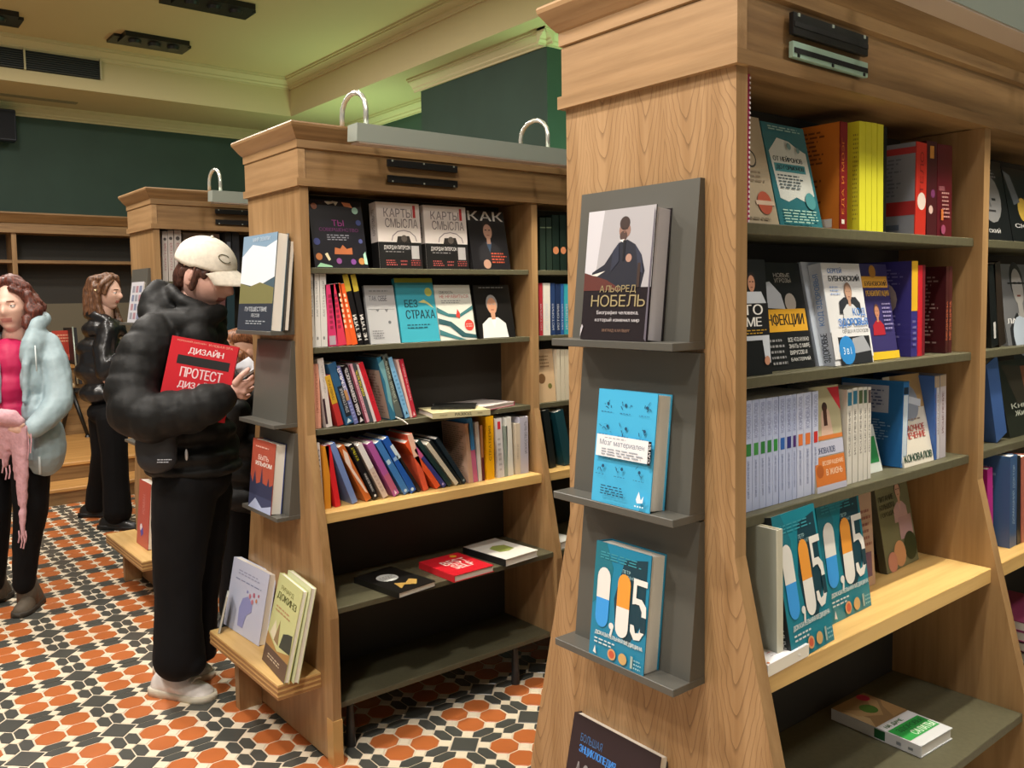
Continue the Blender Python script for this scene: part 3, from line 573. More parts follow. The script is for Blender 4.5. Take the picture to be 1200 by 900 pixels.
# oak shelf row
Z4, Y4 = .84, 2.695; q = lambda a, b, c, d: (350+a/6.92, 350+b/6.92, 350+c/6.92, 490+d/6.92); q2 = lambda a, b, c, d: (480+a/7.06, 480+b/7.06, 480+c/7.06, 470+d/7.06)
G4 = 'books on the oak shelf, middle bookcase'
row = [(q(186, 208, 146, 205), '#d8cfc9', 'white book with grey letters, far left of the oak shelf', [('v', 'ВОЛЯ', .3, .3, .7, .9, '#77706d')]),
 (q(212, 262, 196, 232), '#d98f2c', 'orange yellow book upright near the left of the oak shelf', []),
 (q(300, 343, 214, 230), '#d3262d', 'red book with purple side, near the left of the oak shelf', []),
 (q(437, 484, 250, 220), '#6f86bd', 'lavender blue book leaning on the red one', []),
 (q(548, 600, 322, 245), '#b9622c', 'orange book with a white swirl on its spine', [('p', [(0, .75), (.5, .95), (.9, .85), (.5, .6), (.8, .3), (.9, .1), (.6, .15), (.3, .4)], '#e2cfc6')]),
 (q(612, 662, 402, 235), '#17161a', 'black book with yellow letters at its head, on the oak shelf', [('v', 'КУЛЬТ', .3, .72, .7, .96, '#c6bf2e', .05), ('v', 'ПАРИЖ БЕЗ ВРАЧА', .35, .14, .7, .48, '#d9d9dc'), ('c', .5, .06, .2, '#e6e6e8')]),
 (q(688, 734, 472, 228), '#cdb9ae', 'white and beige book next to the black one on the oak shelf', [('r', 0, .55, 1, 1, '#dedada'), ('l', .3, .1, .7, .5, 6, '#b9988a')]),
 (q(774, 826, 553, 218), '#a8569b', 'purple book leaning on the oak shelf', [('p', [(.3, .02), (.5, .1), (.7, .03)], '#f0dcea'), ('r', 0, .1, 1, .4, '#b35d7e')]),
 (q(858, 910, 622, 212), '#3f77b8', 'medium blue book with pale marks, left of the two blue ones', [('r', .1, .58, .7, .66, '#b9d4e6'), ('c', .5, .05, .25, '#c5dcf0')]),
 (q(912, 966, 680, 182), '#2458ad', 'deep blue book, right of the two blue ones', [('r', .1, .6, .9, .66, '#8fb3dc'), ('c', .5, .05, .25, '#c5dcf0')]),
 (q(975, 1006, 740, 232), '#2a201e', 'black book with white head on the oak shelf', [('r', 0, .72, 1, 1, '#c9dbe8')]),
 (q2(118, 160, -20, 285), '#d95a3e', 'coral book with pale head leaning on the oak shelf', [('r', 0, .6, 1, 1, '#e6bba6')]),
 (q2(224, 270, -40, 360-5), '#e0592f', 'orange red book leaning in the middle of the oak shelf', []),
 (q2(280, 318, 10, 375), '#3d3f86', 'indigo book with pink head leaning on the oak shelf', [('r', 0, .7, 1, .9, '#c05a8e'), ('c', .5, .06, .3, '#b9a9da')]),
 (q2(326, 364, 58, 345), '#233a3a', 'dark green book leaning on the oak shelf', []),
 (q2(382, 418, 135, 365), '#d8d0bd', 'cream book leaning between dark ones on the oak shelf', []),
 (q2(424, 446, 165, 335), '#1d2426', 'black book leaning beside the cream one', []),
 (q2(449, 484, 212, 322), '#22303a', 'dark teal book, last of the leaning row on the oak shelf', [('c', .5, .06, .25, '#9fb2bc')])]
row2 = [(q2(492, 528, 455, 192), '#c9a58e', 'beige book with printed back cover, standing mid oak shelf', []),
 (q2(530, 567, 478, 148), '#4a8fd0', 'upright book with blue upper and pink lower spine', [('r', 0, 0, 1, .5, '#c9688c')]),
 (q2(572, 600, 540, 178), '#d9cfc8', 'thin white upright book beside the blue and pink one', []),
 (q2(602, 622, 582, 205), '#b3774e', 'thin brown upright book beside the yellow one', [('r', 0, 0, 1, .42, '#5a2028')]),
 (q2(640, 703, 628, 132), '#efae10', 'bright yellow upright book on the oak shelf', [('v', 'СТРАТЕГИЯ', .35, .3, .65, .85, '#6d4a12')]),
 (q2(735, 786, 708, 152), '#d6d3d6', 'white upright book with a red flag on its spine', [('r', .3, .82, .75, .95, '#c92a3c'), ('l', .2, .1, .7, .7, 7, '#a9a6ab')]),
 (q2(787, 815, 780, 210), '#8f9a90', 'thin grey green upright book on the oak shelf', []),
 (q2(817, 861, 795, 138), '#dad9d2', 'tall white upright book on the oak shelf', []),
 (q2(880, 918, 876, 192), '#cfc2ae', 'short beige upright book near the right of the oak shelf', [('v', 'Эссе', .3, .3, .6, .6, '#8f8478')]),
 (q2(920, 985, 912, 136), '#b3b2c2', 'lilac grey upright book at the right end of the oak shelf', [('v', 'ИСКУССТВО БЫТЬ', .55, .35, .85, .92, '#55545e')])]
for px, col, lb, s in row+row2:
    sp(Z4, Y4, *px, lb, col, depth_=.16, group=G4, spr=s, bk=[('l', .06, .08, .94, .95, 24, '#9c8268')] if 'printed back' in lb else ())
G5 = 'books lying on the fifth shelf, middle bookcase'; q = lambda a, b: (350+a/3, 600+b/3); Z5 = .53
flat(Z5, .022, q(352, 285), q(482, 242), q(226, 221), 'black book with a silver oval lying flat, leftmost of three', '#191816', group=G5, front=[('c', .45, .62, .24, '#c6c9c6'), ('l', .25, .55, .65, .7, 4, '#8b8e8c'), ('p', [(.2, .1), (.4, .2), (.6, .1), (.8, .25), (.7, .35), (.5, .25), (.3, .35)], '#b08e4a')])
flat(Z5, .026, q(547, 225), q(686, 187), q(440, 172), 'bright red book with white title lying flat, middle of three', '#c8202c', group=G5, front=[('t', 'BEST', .25, .5, .85, .72, '#ecd6cf', .06), ('t', 'SELF', .3, .25, .8, .47, '#ecd6cf', .06), ('c', .75, .86, .08, '#e0a030')])
flat(Z5, .028, q(727, 168), q(841, 133), q(597, 118), 'white book with a black spine lying flat, rightmost of three', '#deddd6', spine='#1a1a1c', group=G5, front=[('p', [(.3, .35), (.3, .6), (.5, .68), (.75, .6), (.75, .35), (.5, .3)], '#8f9a4e')])
# second bay of the middle bookcase
G6 = 'books in the second bay, middle bookcase'
for n, (a, b, c, ty, lb) in enumerate([(633, 639.5, 632.5, 255, 'dark green spine in second bay of middle bookcase, leftmost'), (641, 647, 640, 255, 'dark green spine in second bay of middle bookcase, second'), (648, 655.5, 647, 252, 'black-green spine with orange figure, left of two'), (657, 664, 656, 252, 'black-green spine with orange figure, right of two')]):
    sp(1.672, YB, a, b, c, ty, lb, '#27342c' if n < 2 else '#1c2a24', group=G6, spr=[('r', 0, .8, 1, .82, '#7a8a70')] if n < 2 else [('c', .5, .36, .45, '#c98158')])
for a, b, c, ty, col, lb in [(632.5, 636.5, 631.5, 332, '#b63540', 'thin red and white spine in second bay of middle bookcase'), (637, 645, 636.5, 332, '#ddd9cf', 'white spine in second bay of middle bookcase'), (646, 651, 645, 332, '#2a3f6a', 'navy spine with tiny white print, second bay'), (651.5, 657, 651, 333, '#233358', 'dark blue spine with red dot, second bay'), (657.5, 661, 657, 333, '#2f5fa0', 'blue spine beside the near bookcase, second bay'), (661.5, 667, 661, 333, '#3aa6b5', 'turquoise spine beside the near bookcase, second bay')]:
    sp(1.40, YB, a, b, c, ty, lb, col, group=G6, spr=[('v', 'ИСТОРИЯ', .3, .1, .7, .6, '#c9cdd6')])
fc(1.118, YB, 632, 652, 410, 'beige book with a brown emblem facing out, second bay of middle bookcase', '#c9ab86', t=.02, tilt=6, group=G6, front=[('c', .25, .45, .22, '#7d5a38'), ('c', .7, .3, .12, '#6d6a35'), ('l', .2, .65, .8, .9, 4, '#8d6d4c')])
for a, b, c, lb in [(653, 657, 652, 'thin cream spine behind display ledge, left'), (657.5, 662, 657, 'thin cream spine behind display ledge, middle'), (662.5, 667, 662, 'thin cream spine behind display ledge, right')]: sp(1.118, YB, a, b, c, 410, lb, '#d5cbb4', group=G6)
sp(.84, Y4, 645, 652, 636, 482, 'dark book leaning on the second bay oak shelf, left', '#141a1c', group=G6); sp(.84, Y4, 662, 672, 650, 484, 'dark teal book leaning on the second bay oak shelf, right', '#16404a', group=G6)
flat(.53, .03, (656, 636), (675, 630), (650, 624), 'white book lying flat seen through the gap in second bay', '#cfd0cc', group=G6)
# ------------------------------------------------------------------ books, nearest bookcase
YA = .945; q = lambda a, b, c, d: (860+a/4, 860+b/4, 860+c/4, 80+d/4); H1 = 'books on the top shelf, nearest bookcase'; ZA = [1.685, 1.413, 1.163, .897, .567]
sp(ZA[0], .925, 875, 878.2, 875.6, 87, 'thin magenta and white patterned book at the left edge of nearest top shelf', '#a8235e', group=H1, spr=[('r', .45, i/30, 1, i/30+.016, '#ece4e6') for i in range(30)])
fc(ZA[0], YA, 866, 913.5, 129, 'beige book with red and black title, left on the nearest top shelf', '#b3a58c', t=.016, tilt=13, group=H1, front=[('t', 'МОЙ', .0, .80, .50, .89, '#8c1f2c', .05), ('t', 'ГЕНОН', .0, .70, .56, .78, '#231f1c', .05), ('c', .58, .6, .14, '#3c3a34'), ('c', .58, .6, .11, '#b3a58c'), ('l', .1, .38, .9, .5, 3, '#8b7d68'), ('c', .72, .2, .18, '#b5563f'), ('r', .5, .18, .96, .22, '#d1b9a3'), ('l', .1, .03, .9, .08, 1, '#857a66')])
fc(ZA[0], YA, 915, 964.5, 141.5, 'teal book with a torn white title patch, nearest top shelf', '#2f6f78', t=.014, tilt=13, group=H1, front=[('p', [(.06, .72), (.2, .80), (.3, .86), (.55, .84), (.75, .78), (.93, .74), (.94, .32), (.85, .28), (.7, .25), (.5, .29), (.3, .24), (.12, .27)], '#cdd2cc'), ('t', 'ОТ НЕЙРОНОВ', .12, .63, .80, .69, '#24343a', .04), ('r', .12, .53, .84, .61, '#3f8890'), ('t', 'ДО ГОРМОНОВ', .16, .545, .80, .595, '#18282c', .04), ('l', .15, .36, .75, .51, 5, '#44545a'), ('c', .8, .26, .12, '#4d959a'), ('l', .1, .03, .95, .17, 5, '#a9cdbf'), ('l', .1, .92, .9, .97, 2, '#9fc2ba'), ('c', .5, .78, .05, '#6c8f92'), ('c', .7, .75, .04, '#6c8f92')])
def bkl(*s): return list(s)
sp(ZA[0], YA, *q(497, 530, 500, 250), 'orange-brown hardback with a dark red spine, nearest top shelf', '#c8742a', spine='#7c1f1e', depth_=.15, group=H1, spr=[('v', 'ЕДА И МОЗГ', .2, .15, .6, .85, '#c9742e'), ('r', .2, .06, .6, .1, '#ded8cc')], bk=[('l', .1, .62, .8, .95, 8, '#7d4318'), ('l', .1, .25, .8, .5, 5, '#7d4318'), ('r', .38, .03, .9, .11, '#d8cfc9'), ('r', .45, .04, .5, .1, '#3d4468'), ('r', .53, .04, .58, .1, '#3d4468'), ('r', .62, .04, .7, .1, '#3d4468')])
for n, (a, b, c, d) in enumerate([(588, 616, 588, 248), (618, 644, 618, 252), (646, 670, 646, 256), (672, 699, 674, 262)]):
    sp(ZA[0], YA, *q(a, b, c, d), 'bright yellow spine, %s of the four yellow books' % ('leftmost', 'second', 'third', 'rightmost')[n], '#dcd93a', depth_=.13, group='four yellow books on the nearest top shelf', hard=False, bk=[('l', .9, .1, .99, .9, 20, '#8a8430')] if n == 0 else ())
sp(ZA[0], YA, *q(700, 712, 706, 275), 'thin black spine right of the yellow books', '#161412', depth_=.13, group=H1)
sp(ZA[0], YA, *q(848, 897, 858, 345), 'red spined book whose grey back cover shows, nearest top shelf', '#c63327', back='#8b8c95', group=H1, depth_=.14, spr=[('c', .55, .37, .4, '#e9d9d0'), ('v', 'ТЕЛО', .35, .45, .7, .9, '#8d1f1c')], bk=[('r', 0, .88, 1, .95, '#b03a3c'), ('r', 0, .22, 1, .37, '#a82c2c'), ('l', .05, .42, .8, .85, 10, '#6a6c78'), ('r', .35, .06, .75, .12, '#4d5568')])
sp(ZA[0], YA, *q(903, 950, 905, 340), 'dark maroon spine with gold letters, left of two near the divider', '#4a1a20', group=H1, spr=[('r', .3, .82, .7, .95, '#c98a3c'), ('c', .4, .28, .2, '#d8b9b0'), ('c', .6, .45, .2, '#7c3a6a')])
sp(ZA[0], YA, *q(952, 1020, 955, 355), 'dark red spine with pale lettering, right of two near the divider', '#5c1622', group=H1, spr=[('r', .1, .5, .5, .55, '#8d5058'), ('l', .3, .2, .85, .5, 7, '#c9958f'), ('r', .2, .18, .35, .3, '#d0763c'), ('c', .35, .08, .15, '#a04a6c')])
q = lambda a, b, c, d: (860+a/4, 860+b/4, 860+c/4, 280+d/4); H2 = 'books on the second shelf, nearest bookcase'
fc(ZA[1], .930, 858, 905, 303, 'black book with a doctor and bold white title, leftmost on second shelf', '#1a1b1d', t=.012, tilt=5, group=H2, front=[('man', .62, .80, .19, '#b5836a', '#2a1f1b', '#c6cdd8', '#2a3550'), ('p', [(.0, 0), (.0, .66), (.25, .72), (.85, .72), (.98, .6), (.98, .1), (.85, .1), (.8, .3), (.2, .3), (.15, 0)], '#bfc7d2'), ('r', 0, .34, 1, .62, '#1a1b1d'), ('t', 'КТО', .12, .52, .85, .61, '#e6e6e4', .06), ('t', 'КОМЕ', .0, .42, .8, .5, '#e6e6e4', .06), ('t', 'С', .0, .33, .2, .41, '#e6e6e4', .06), ('l', .35, .35, .95, .40, 2, '#b48d2d'), ('c', .88, .12, .07, '#b5836a')])
fc(ZA[1], .958, 901, 955.5, 307, 'black book with a yellow band across it, second shelf of nearest case', '#1d1e20', t=.012, tilt=11, group=H2, front=[('p', [(.05, .58), (.1, .8), (.3, .82), (.5, .7), (.55, .56)], '#b4bac4'), ('c', .68, .62, .12, '#a9a29c'), ('r', 0, .35, .97, .56, '#d9a32c'), ('t', 'ИНФЕКЦИИ', .02, .39, .90, .52, '#1b1a18', .05), ('t', 'НОВЫЕ', .4, .86, .75, .90, '#b9b7b4'), ('t', 'УГРОЗЫ', .4, .81, .75, .85, '#b9b7b4'), ('l', .1, .04, .4, .3, 5, '#8e8f92'), ('t', 'ВСЕ ЧТО НУЖНО', .48, .25, .93, .29, '#d6d6d4'), ('t', 'ЗНАТЬ О МИРЕ', .48, .19, .93, .23, '#d6d6d4'), ('t', 'ВИРУСОВ И', .48, .13, .85, .17, '#d6d6d4'), ('t', 'БАКТЕРИЙ', .48, .07, .9, .11, '#d6d6d4')])
fc(ZA[1], .958, 960, 1003, 307, 'pale blue white book standing behind the bald man book', '#b9c2d0', t=.018, tilt=12, group=H2, spine='#a9b3c4')
fc(ZA[1], .935, 979, 1024, 308, 'white book with a bald man, blue title and round blue badge', '#d5d6da', t=.028, tilt=10, group=H2, spine='#b9c0cd', front=[('t', 'СЕРГЕЙ', .14, .90, .5, .96, '#3f6fb5', .04), ('t', 'БУБНОВСКИЙ', .14, .82, .93, .89, '#23262c', .05), ('l', .14, .68, .38, .78, 3, '#8fa6d2'), ('p', [(.3, .5), (.32, .62), (.45, .66), (.75, .66), (.85, .6), (.86, .5)], '#2c2f36'), ('man', .58, .71, .17, '#b58f7a', '#8d7263', '#c9ccd2', '#c9ccd2'), ('r', .0, .06, 1, .34, '#d5d6da'), ('t', 'КОД', .62, .46, .94, .55, '#3b79c8', .05), ('t', 'ЗДОРОВЬЯ', .22, .36, .96, .45, '#3b79c8', .05), ('t', 'СЕРДЦА И СОСУДОВ', .28, .30, .95, .34, '#3c3f46'), ('r', .14, .0, .95, .27, '#26282c'), ('p', [(.45, .1), (.5, .25), (.8, .27), (.95, .12)], '#9a9ea6'), ('c', .33, .14, .2, '#2f83c8'), ('t', '3 в 1', .23, .1, .43, .17, '#dbe9f5')], spr=[('v', 'ЗДОРОВЬЕ', .2, .04, .8, .32, '#2c2f38', .05), ('v', 'КОД ЗДОРОВЬЯ', .25, .4, .75, .9, '#4a80c4')])
fc(ZA[1], YA+.01, 1021, 1053, 309, 'purple book with a man in red and an orange head plate', '#3a3468', t=.016, tilt=9, group=H2, front=[('r', .0, .75, .95, .87, '#cf9a3a'), ('t', 'БУБНОВСКИЙ', .12, .77, .9, .83, '#3a2a20', .04), ('c', .45, .92, .12, '#b07c30'), ('t', 'РЕАБИЛИТАЦИЯ', .12, .65, .95, .72, '#c99c46', .04), ('man', .42, .5, .17, '#bd8468', '#6d4a3a', '#a82432', '#a82432'), ('l', .62, .3, .95, .6, 7, '#9a92c0'), ('r', .0, .0, 1, .08, '#d9b62c')])
sp(ZA[1], YA, *q(830, 858, 834, 105), 'purple book with a yellow spine head and picture on its back', '#38327a', group=H2, depth_=.15, spr=[('r', 0, .48, 1, 1, '#dcae28'), ('l', .2, .1, .8, .4, 5, '#7b76b0')], bk=[('c', .5, .6, .28, '#b9a9b0'), ('r', .32, .58, .68, .62, '#8c3a40'), ('l', .1, .75, .9, .93, 5, '#6f6aa8'), ('l', .1, .1, .9, .45, 8, '#6f6aa8')])
sp(ZA[1], YA, *q(860, 893, 864, 125), 'red spine on the second shelf of nearest case', '#c0202f', group=H2, depth_=.15, spr=[('r', .62, 0, 1, 1, '#6d1a26')])
sp(ZA[1], YA, *q(990, 1003, 996, 130), 'thin maroon spine whose dark printed back shows', '#3d161b', group=H2, depth_=.15, spr=[('v', 'МЕДИЦИНА', .2, .15, .8, .6, '#c96f4a')], bk=[('l', .08, .1, .9, .9, 18, '#8d7a78')])
sp(ZA[1], YA, *q(1005, 1020, 1010, 130), 'thin maroon spine next to the divider, second shelf', '#451a20', group=H2, depth_=.15, spr=[('v', 'МЕДИЦИНА', .2, .15, .8, .6, '#c96f4a')])
q = lambda a, b, c, d: (860+a/4, 860+b/4, 860+c/4, 420+d/4); H3 = 'series books on the third shelf, nearest bookcase'
ed = [(50, 87, '#2f7a3c'), (88, 120, '#3f8f45'), (121, 151, '#2f7a3c'), (152, 181, '#2f7a3c'), (182, 209, '#2f8a3c'), (213, 243, '#2a5fae'), (244, 273, '#2d2f7d'), (274, 295, '#4a2a70'), (297, 328, '#d8763c'), (329, 364, '#d8763c'), (370, 397, '#c9302c')]
NM = 'first second third fourth fifth sixth seventh eighth ninth tenth eleventh'.split()
for n, (a, b, c) in enumerate(ed):
    cn = {'#2f7a3c': 'green', '#3f8f45': 'green', '#2f8a3c': 'green', '#2a5fae': 'blue', '#2d2f7d': 'navy', '#4a2a70': 'purple', '#d8763c': 'orange', '#c9302c': 'red'}[c]
    top = 203-(a-50)*.14
    sp(ZA[2], .94, *q(a, b-1, a-1, top), 'pale blue series spine with a %s square, %s from the left' % (cn, NM[n]), '#b4bfe0' if n < 8 else '#c3cbe6', depth_=.15, group=H3, hard=False, spr=[('r', .2, .50, .85, .61, c), ('v', 'КОНОВАЛОВ', .25, .66, .8, .97, '#8d96bd'), ('v', 'КНИГА КОТОРАЯ ЛЕЧИТ', .35, .12, .62, .46, '#5f6a96')])
H3b = 'other books on the third shelf, nearest bookcase'
fc(ZA[2], .935, 957.5, 992, 455, 'book with an angel by a window over orange and grey panels', '#c9c4b4', t=.012, tilt=6, group=H3b, front=[('r', .0, .52, 1, 1, '#b7b08e'), ('p', [(.3, .52), (.35, .75), (.5, .82), (.62, .75), (.7, .52)], '#d3b3a0'), ('c', .47, .8, .09, '#3a2420'), ('r', .41, .62, .53, .8, '#4a2c24'), ('p', [(.6, .98), (1, .98), (1, .75)], '#c9283a'), ('r', 0, .49, 1, .53, '#cd7a3c'), ('r', 0, .34, 1, .48, '#b9bcd2'), ('t', 'КОНОВАЛОВ', .03, .36, .7, .42, '#3d4668', .04), ('r', 0, .06, 1, .33, '#cb7434'), ('t', 'ВОЗВРАЩЕНИЕ', .25, .24, .95, .29, '#eed9c0'), ('t', 'В ЖИЗНЬ', .35, .15, .9, .21, '#eed9c0'), ('c', .15, .2, .12, '#a85a28'), ('r', 0, 0, 1, .06, '#b4b4c6')])
for n, (a, b, c, d) in enumerate([(530, 552, 532, 150), (556, 579, 557, 142), (583, 604, 584, 140), (606, 624, 607, 138), (627, 641, 629, 138)]):
    sp(ZA[2], .94, *q(a, b, c, d), 'white spine with a small picture at its head, %s of five' % NM[n], '#d6d3cc', depth_=.14, group='white picture spines on the third shelf', hard=False, spr=[('r', .1, .83, .9, .97, ['#2f6f8c', '#2f6f8c', '#4a5a3c', '#3d5a4a', '#5a4a4a'][n]), ('v', 'ИСЦЕЛЕНИЕ', .3, .3, .75, .78, '#7c7a78')])
fc(ZA[2], .965, 1019, 1034.5, 500, 'small white and green book peeping out beside the blue one', '#c9d0cc', t=.01, tilt=14, group=H3b, front=[('r', .2, .2, .9, .75, '#2f8a4c')])
sp(ZA[2], .95, *q(782, 808, 796, 112), 'bright blue book whose back cover with pale text box shows', '#2b6cac', group=H3b, depth_=.15, hard=False, spr=[('r', .1, .85, .9, .93, '#14283c'), ('r', .1, .05, .9, .84, '#c3d2e0')], bk=[('r', .02, .62, .78, .94, '#b4b9cf'), ('l', .08, .66, .72, .9, 6, '#55608c'), ('l', .1, .3, .85, .55, 8, '#8db4da'), ('r', .08, .08, .5, .18, '#b9c6d8')])
fc(ZA[2], .945, 1060, 1094.5, 441.5, 'white book with an open book picture and red title, third shelf', '#d6d0c4', t=.016, tilt=11, group=H3b, front=[('r', 0, .62, 1, 1, '#a98a5a'), ('c', .5, .68, .3, '#8d95a6'), ('p', [(.1, .7), (.5, .76), (.9, .7), (.85, .62), (.5, .68), (.15, .62)], '#c3c9d6'), ('l', .1, .48, .9, .52, 1, '#8d7a70'), ('t', 'ЗАОЧНОЕ', .2, .37, .85, .44, '#b5504a', .04), ('t', 'ЛЕЧЕНИЕ', .2, .29, .85, .36, '#b5504a', .04), ('t', 'КОНОВАЛОВ', .03, .05, .95, .13, '#2c4a3c', .05)])
for a, b, c, d, col, lb in [(941, 950, 941, 85, '#3a62a8', 'blue and white spine right of the red-titled book, left'), (951, 963, 951, 85, '#c4c3cc', 'pale spine right of the red-titled book, middle'), (965, 992, 968, 80, '#b9b3bc', 'pale spine next to the divider on third shelf')]:
    sp(ZA[2], YA, *q(a, b, c, d), lb, col, group=H3b, depth_=.15, spr=[('v', 'ИСЦЕЛЕНИЕ', .3, .3, .7, .8, '#7a5a5e'), ('r', 0, .86, 1, 1, '#9c8c7a')])
q = lambda a, b, c, d: (860+a/4, 860+b/4, 860+c/4, 560+d/4); H4 = 'books on the oak shelf, nearest bookcase'
sp(ZA[3], .875, *q(207, 232, 203, 250), 'large pale grey hardback seen from its back, left on the oak shelf', '#c9c7b4', back='#8f9489', depth_=.19, group=H4, gloss=.5, bk=[('r', .58, .1, .72, .22, '#b8b6b4')]+[('r', .59+i*.022, .11, .6+i*.022, .21, '#3f3c55') for i in range(6)])
def f005(): return [('p', [(.0, .45), (.3, .6), (.35, .8), (.2, 1), (.0, 1)], '#1b6f80'), ('p', [(.4, .55), (.55, .9), (.95, .95), (.95, .45), (.7, .2), (.45, .3)], '#123a48'), ('t', 'ПЕТР', .52, .79, .66, .82, '#9dc3c9'), ('t', 'ТАЛАНТОВ', .52, .75, .82, .78, '#9dc3c9'), ('l', .1, .86, .9, .93, 3, '#3d93a3'),
    ('p', [(.08, .52)]+[(.2+.12*cos(t), .70+.09*sin(t)) for t in [pi-i*pi/8 for i in range(9)]]+[(.32, .52)], '#e2e1dd'), ('p', [(.32, .52)]+[(.2+.12*cos(t), .36+.09*sin(t)) for t in [-i*pi/8 for i in range(9)]]+[(.08, .52)], '#3b9ae6'),
    ('c', .39, .31, .045, '#e2e1dd'), ('p', [(.40, .31), (.435, .31), (.40, .22), (.36, .22)], '#e2e1dd'),
    ('p', [(.46, .50)]+[(.575+.115*cos(t), .70+.085*sin(t)) for t in [pi-i*pi/8 for i in range(9)]]+[(.69, .50)], '#e79a3c'), ('p', [(.69, .50)]+[(.575+.115*cos(t), .33+.085*sin(t)) for t in [-i*pi/8 for i in range(9)]]+[(.46, .50)], '#e6e4df'),
    ('p', [(.74, .56), (.74, .78), (.98, .78), (.98, .73), (.80, .73), (.80, .62), (.9, .62), (.98, .57), (.99, .48), (.98, .36), (.9, .28), (.8, .27), (.73, .33), (.73, .39), (.79, .39), (.82, .33), (.88, .34), (.91, .4), (.91, .52), (.86, .57), (.8, .57)], '#e6e4df'),
    ('r', .9, .35, .99, .48, '#123a48'), ('t', 'ДОКАЗАТЕЛЬНАЯ МЕДИЦИНА', .1, .195, .96, .235, '#cfd9d8', .04), ('l', .1, .12, .5, .18, 2, '#cfd9d8'), ('c', .44, .075, .075, '#d09a68'), ('c', .64, .075, .075, '#c9a268'), ('c', .44, .075, .05, '#c4593f'), ('r', .78, .03, .82, .13, '#9fb0a8'), ('l', .84, .03, .98, .12, 3, '#9dc9cf'), ('p', [(.1, .04), (.13, .1), (.16, .03)], '#e6e4df')]
BL5 = '#1f7f92'
fc(ZA[3], .862, 929, 984, 607, 'teal book with two capsules and a large 5, front copy on oak shelf', BL5, t=.03, tilt=10, yaw=4, group=H4, spine='#161d22', front=f005(), spr=[('v', 'САПИ', .25, .05, .75, .22, '#d9dcdc')])
fc(ZA[3], .915, 972, 1024.5, 585, 'teal book with two capsules and a large 5, rear copy on oak shelf', BL5, t=.03, tilt=8, yaw=2, group=H4, front=f005())
fc(ZA[3], .985, 1006, 1026, 575, 'beige pink book behind the teal ones on the oak shelf', '#b89a84', t=.02, tilt=4, group=H4, front=[('l', .1, .4, .9, .8, 6, '#8f5a50'), ('r', .3, .1, .8, .35, '#6a4a6a')])
fc(ZA[3], 1.0, 1040, 1081, 568, 'green book with a woman in pink, right on the oak shelf', '#6f7458', t=.018, tilt=10, group=H4, yaw=3, spine='#5c5a4c', front=[('man', .66, .86, .17, '#c09a86', '#3a211c', '#b89aa0', '#c6a5a8'), ('r', .55, .3, .95, .55, '#b09299'), ('t', 'ПИТАНИЕ', .05, .78, .5, .84, '#22281c', .04), ('t', 'БОЛЬШОГО', .05, .69, .5, .75, '#22281c', .04), ('t', 'ГОРОДА', .05, .60, .45, .66, '#22281c', .04), ('c', .8, .2, .2, '#2c3a20'), ('c', .45, .16, .18, '#d09a70'), ('c', .2, .1, .14, '#c98a78')])
book('white booklet lying at the left front edge of the nearest oak shelf', (1.252, .858, ZA[3]+.0225), (1, .04, 0), (-.04, 1, 0), .135, .075, .022, '#e3e2e6', front=[('l', .2, .55, .8, .6, 1, '#8d8d95'), ('l', .3, .35, .7, .4, 1, '#c0504a'), ('l', .25, .2, .8, .24, 1, '#8d8d95'), ('c', .05, .05, .02, '#c07030')], hard=False, group=H4)
q = lambda a, b: (860+a/3.529, 700+b/3.529)
flat(ZA[4], .027, q(430, 450), q(775, 617), q(562, 395), 'white gardening book with a green panel lying flat on the lower shelf', '#d2d5da', group=H4, gloss=.2, front=[]) if 0 else book('white gardening book with a green panel lying flat on the lower shelf', un(*q(775, 617), 2, ZA[4]+.027), un(*q(905, 540), 2, ZA[4]+.027)-un(*q(775, 617), 2, ZA[4]+.027), un(*q(430, 448), 2, ZA[4]+.027)-un(*q(775, 617), 2, ZA[4]+.027), (un(*q(905, 540), 2, ZA[4]+.027)-un(*q(775, 617), 2, ZA[4]+.027)).length, (un(*q(430, 448), 2, ZA[4]+.027)-un(*q(775, 617), 2, ZA[4]+.027)).length, .026, '#d2d5da', gloss=.2,
  front=[('r', .0, .48, 1, 1, '#8f7452'), ('p', [(.0, .48), (.2, .62), (.15, .8), (0, .9)], '#b39a74'), ('p', [(.6, .5), (1, .5), (1, .8), (.8, .7)], '#a8875c'), ('p', [(.1, .9), (.5, .7), (.9, .95), (.9, .8), (.5, .58), (.1, .72)], '#a98c64'), ('c', .5, .75, .16, '#4c7030'), ('c', .8, .93, .12, '#b0284a'), ('r', .02, .12, .95, .36, '#2f9a48'), ('t', 'НА ДАЧЕ', .1, .38, .6, .44, '#3c6a3c', .04), ('t', 'ЗДОРОВЬЕ', .15, .25, .9, .33, '#16502a', .05), ('t', 'САЛАТЫ', .3, .14, .9, .23, '#dfeede', .05)], spr=[('r', .1, .38, .9, .5, '#1d5a34'), ('l', .3, .05, .6, .3, 2, '#77808a')])
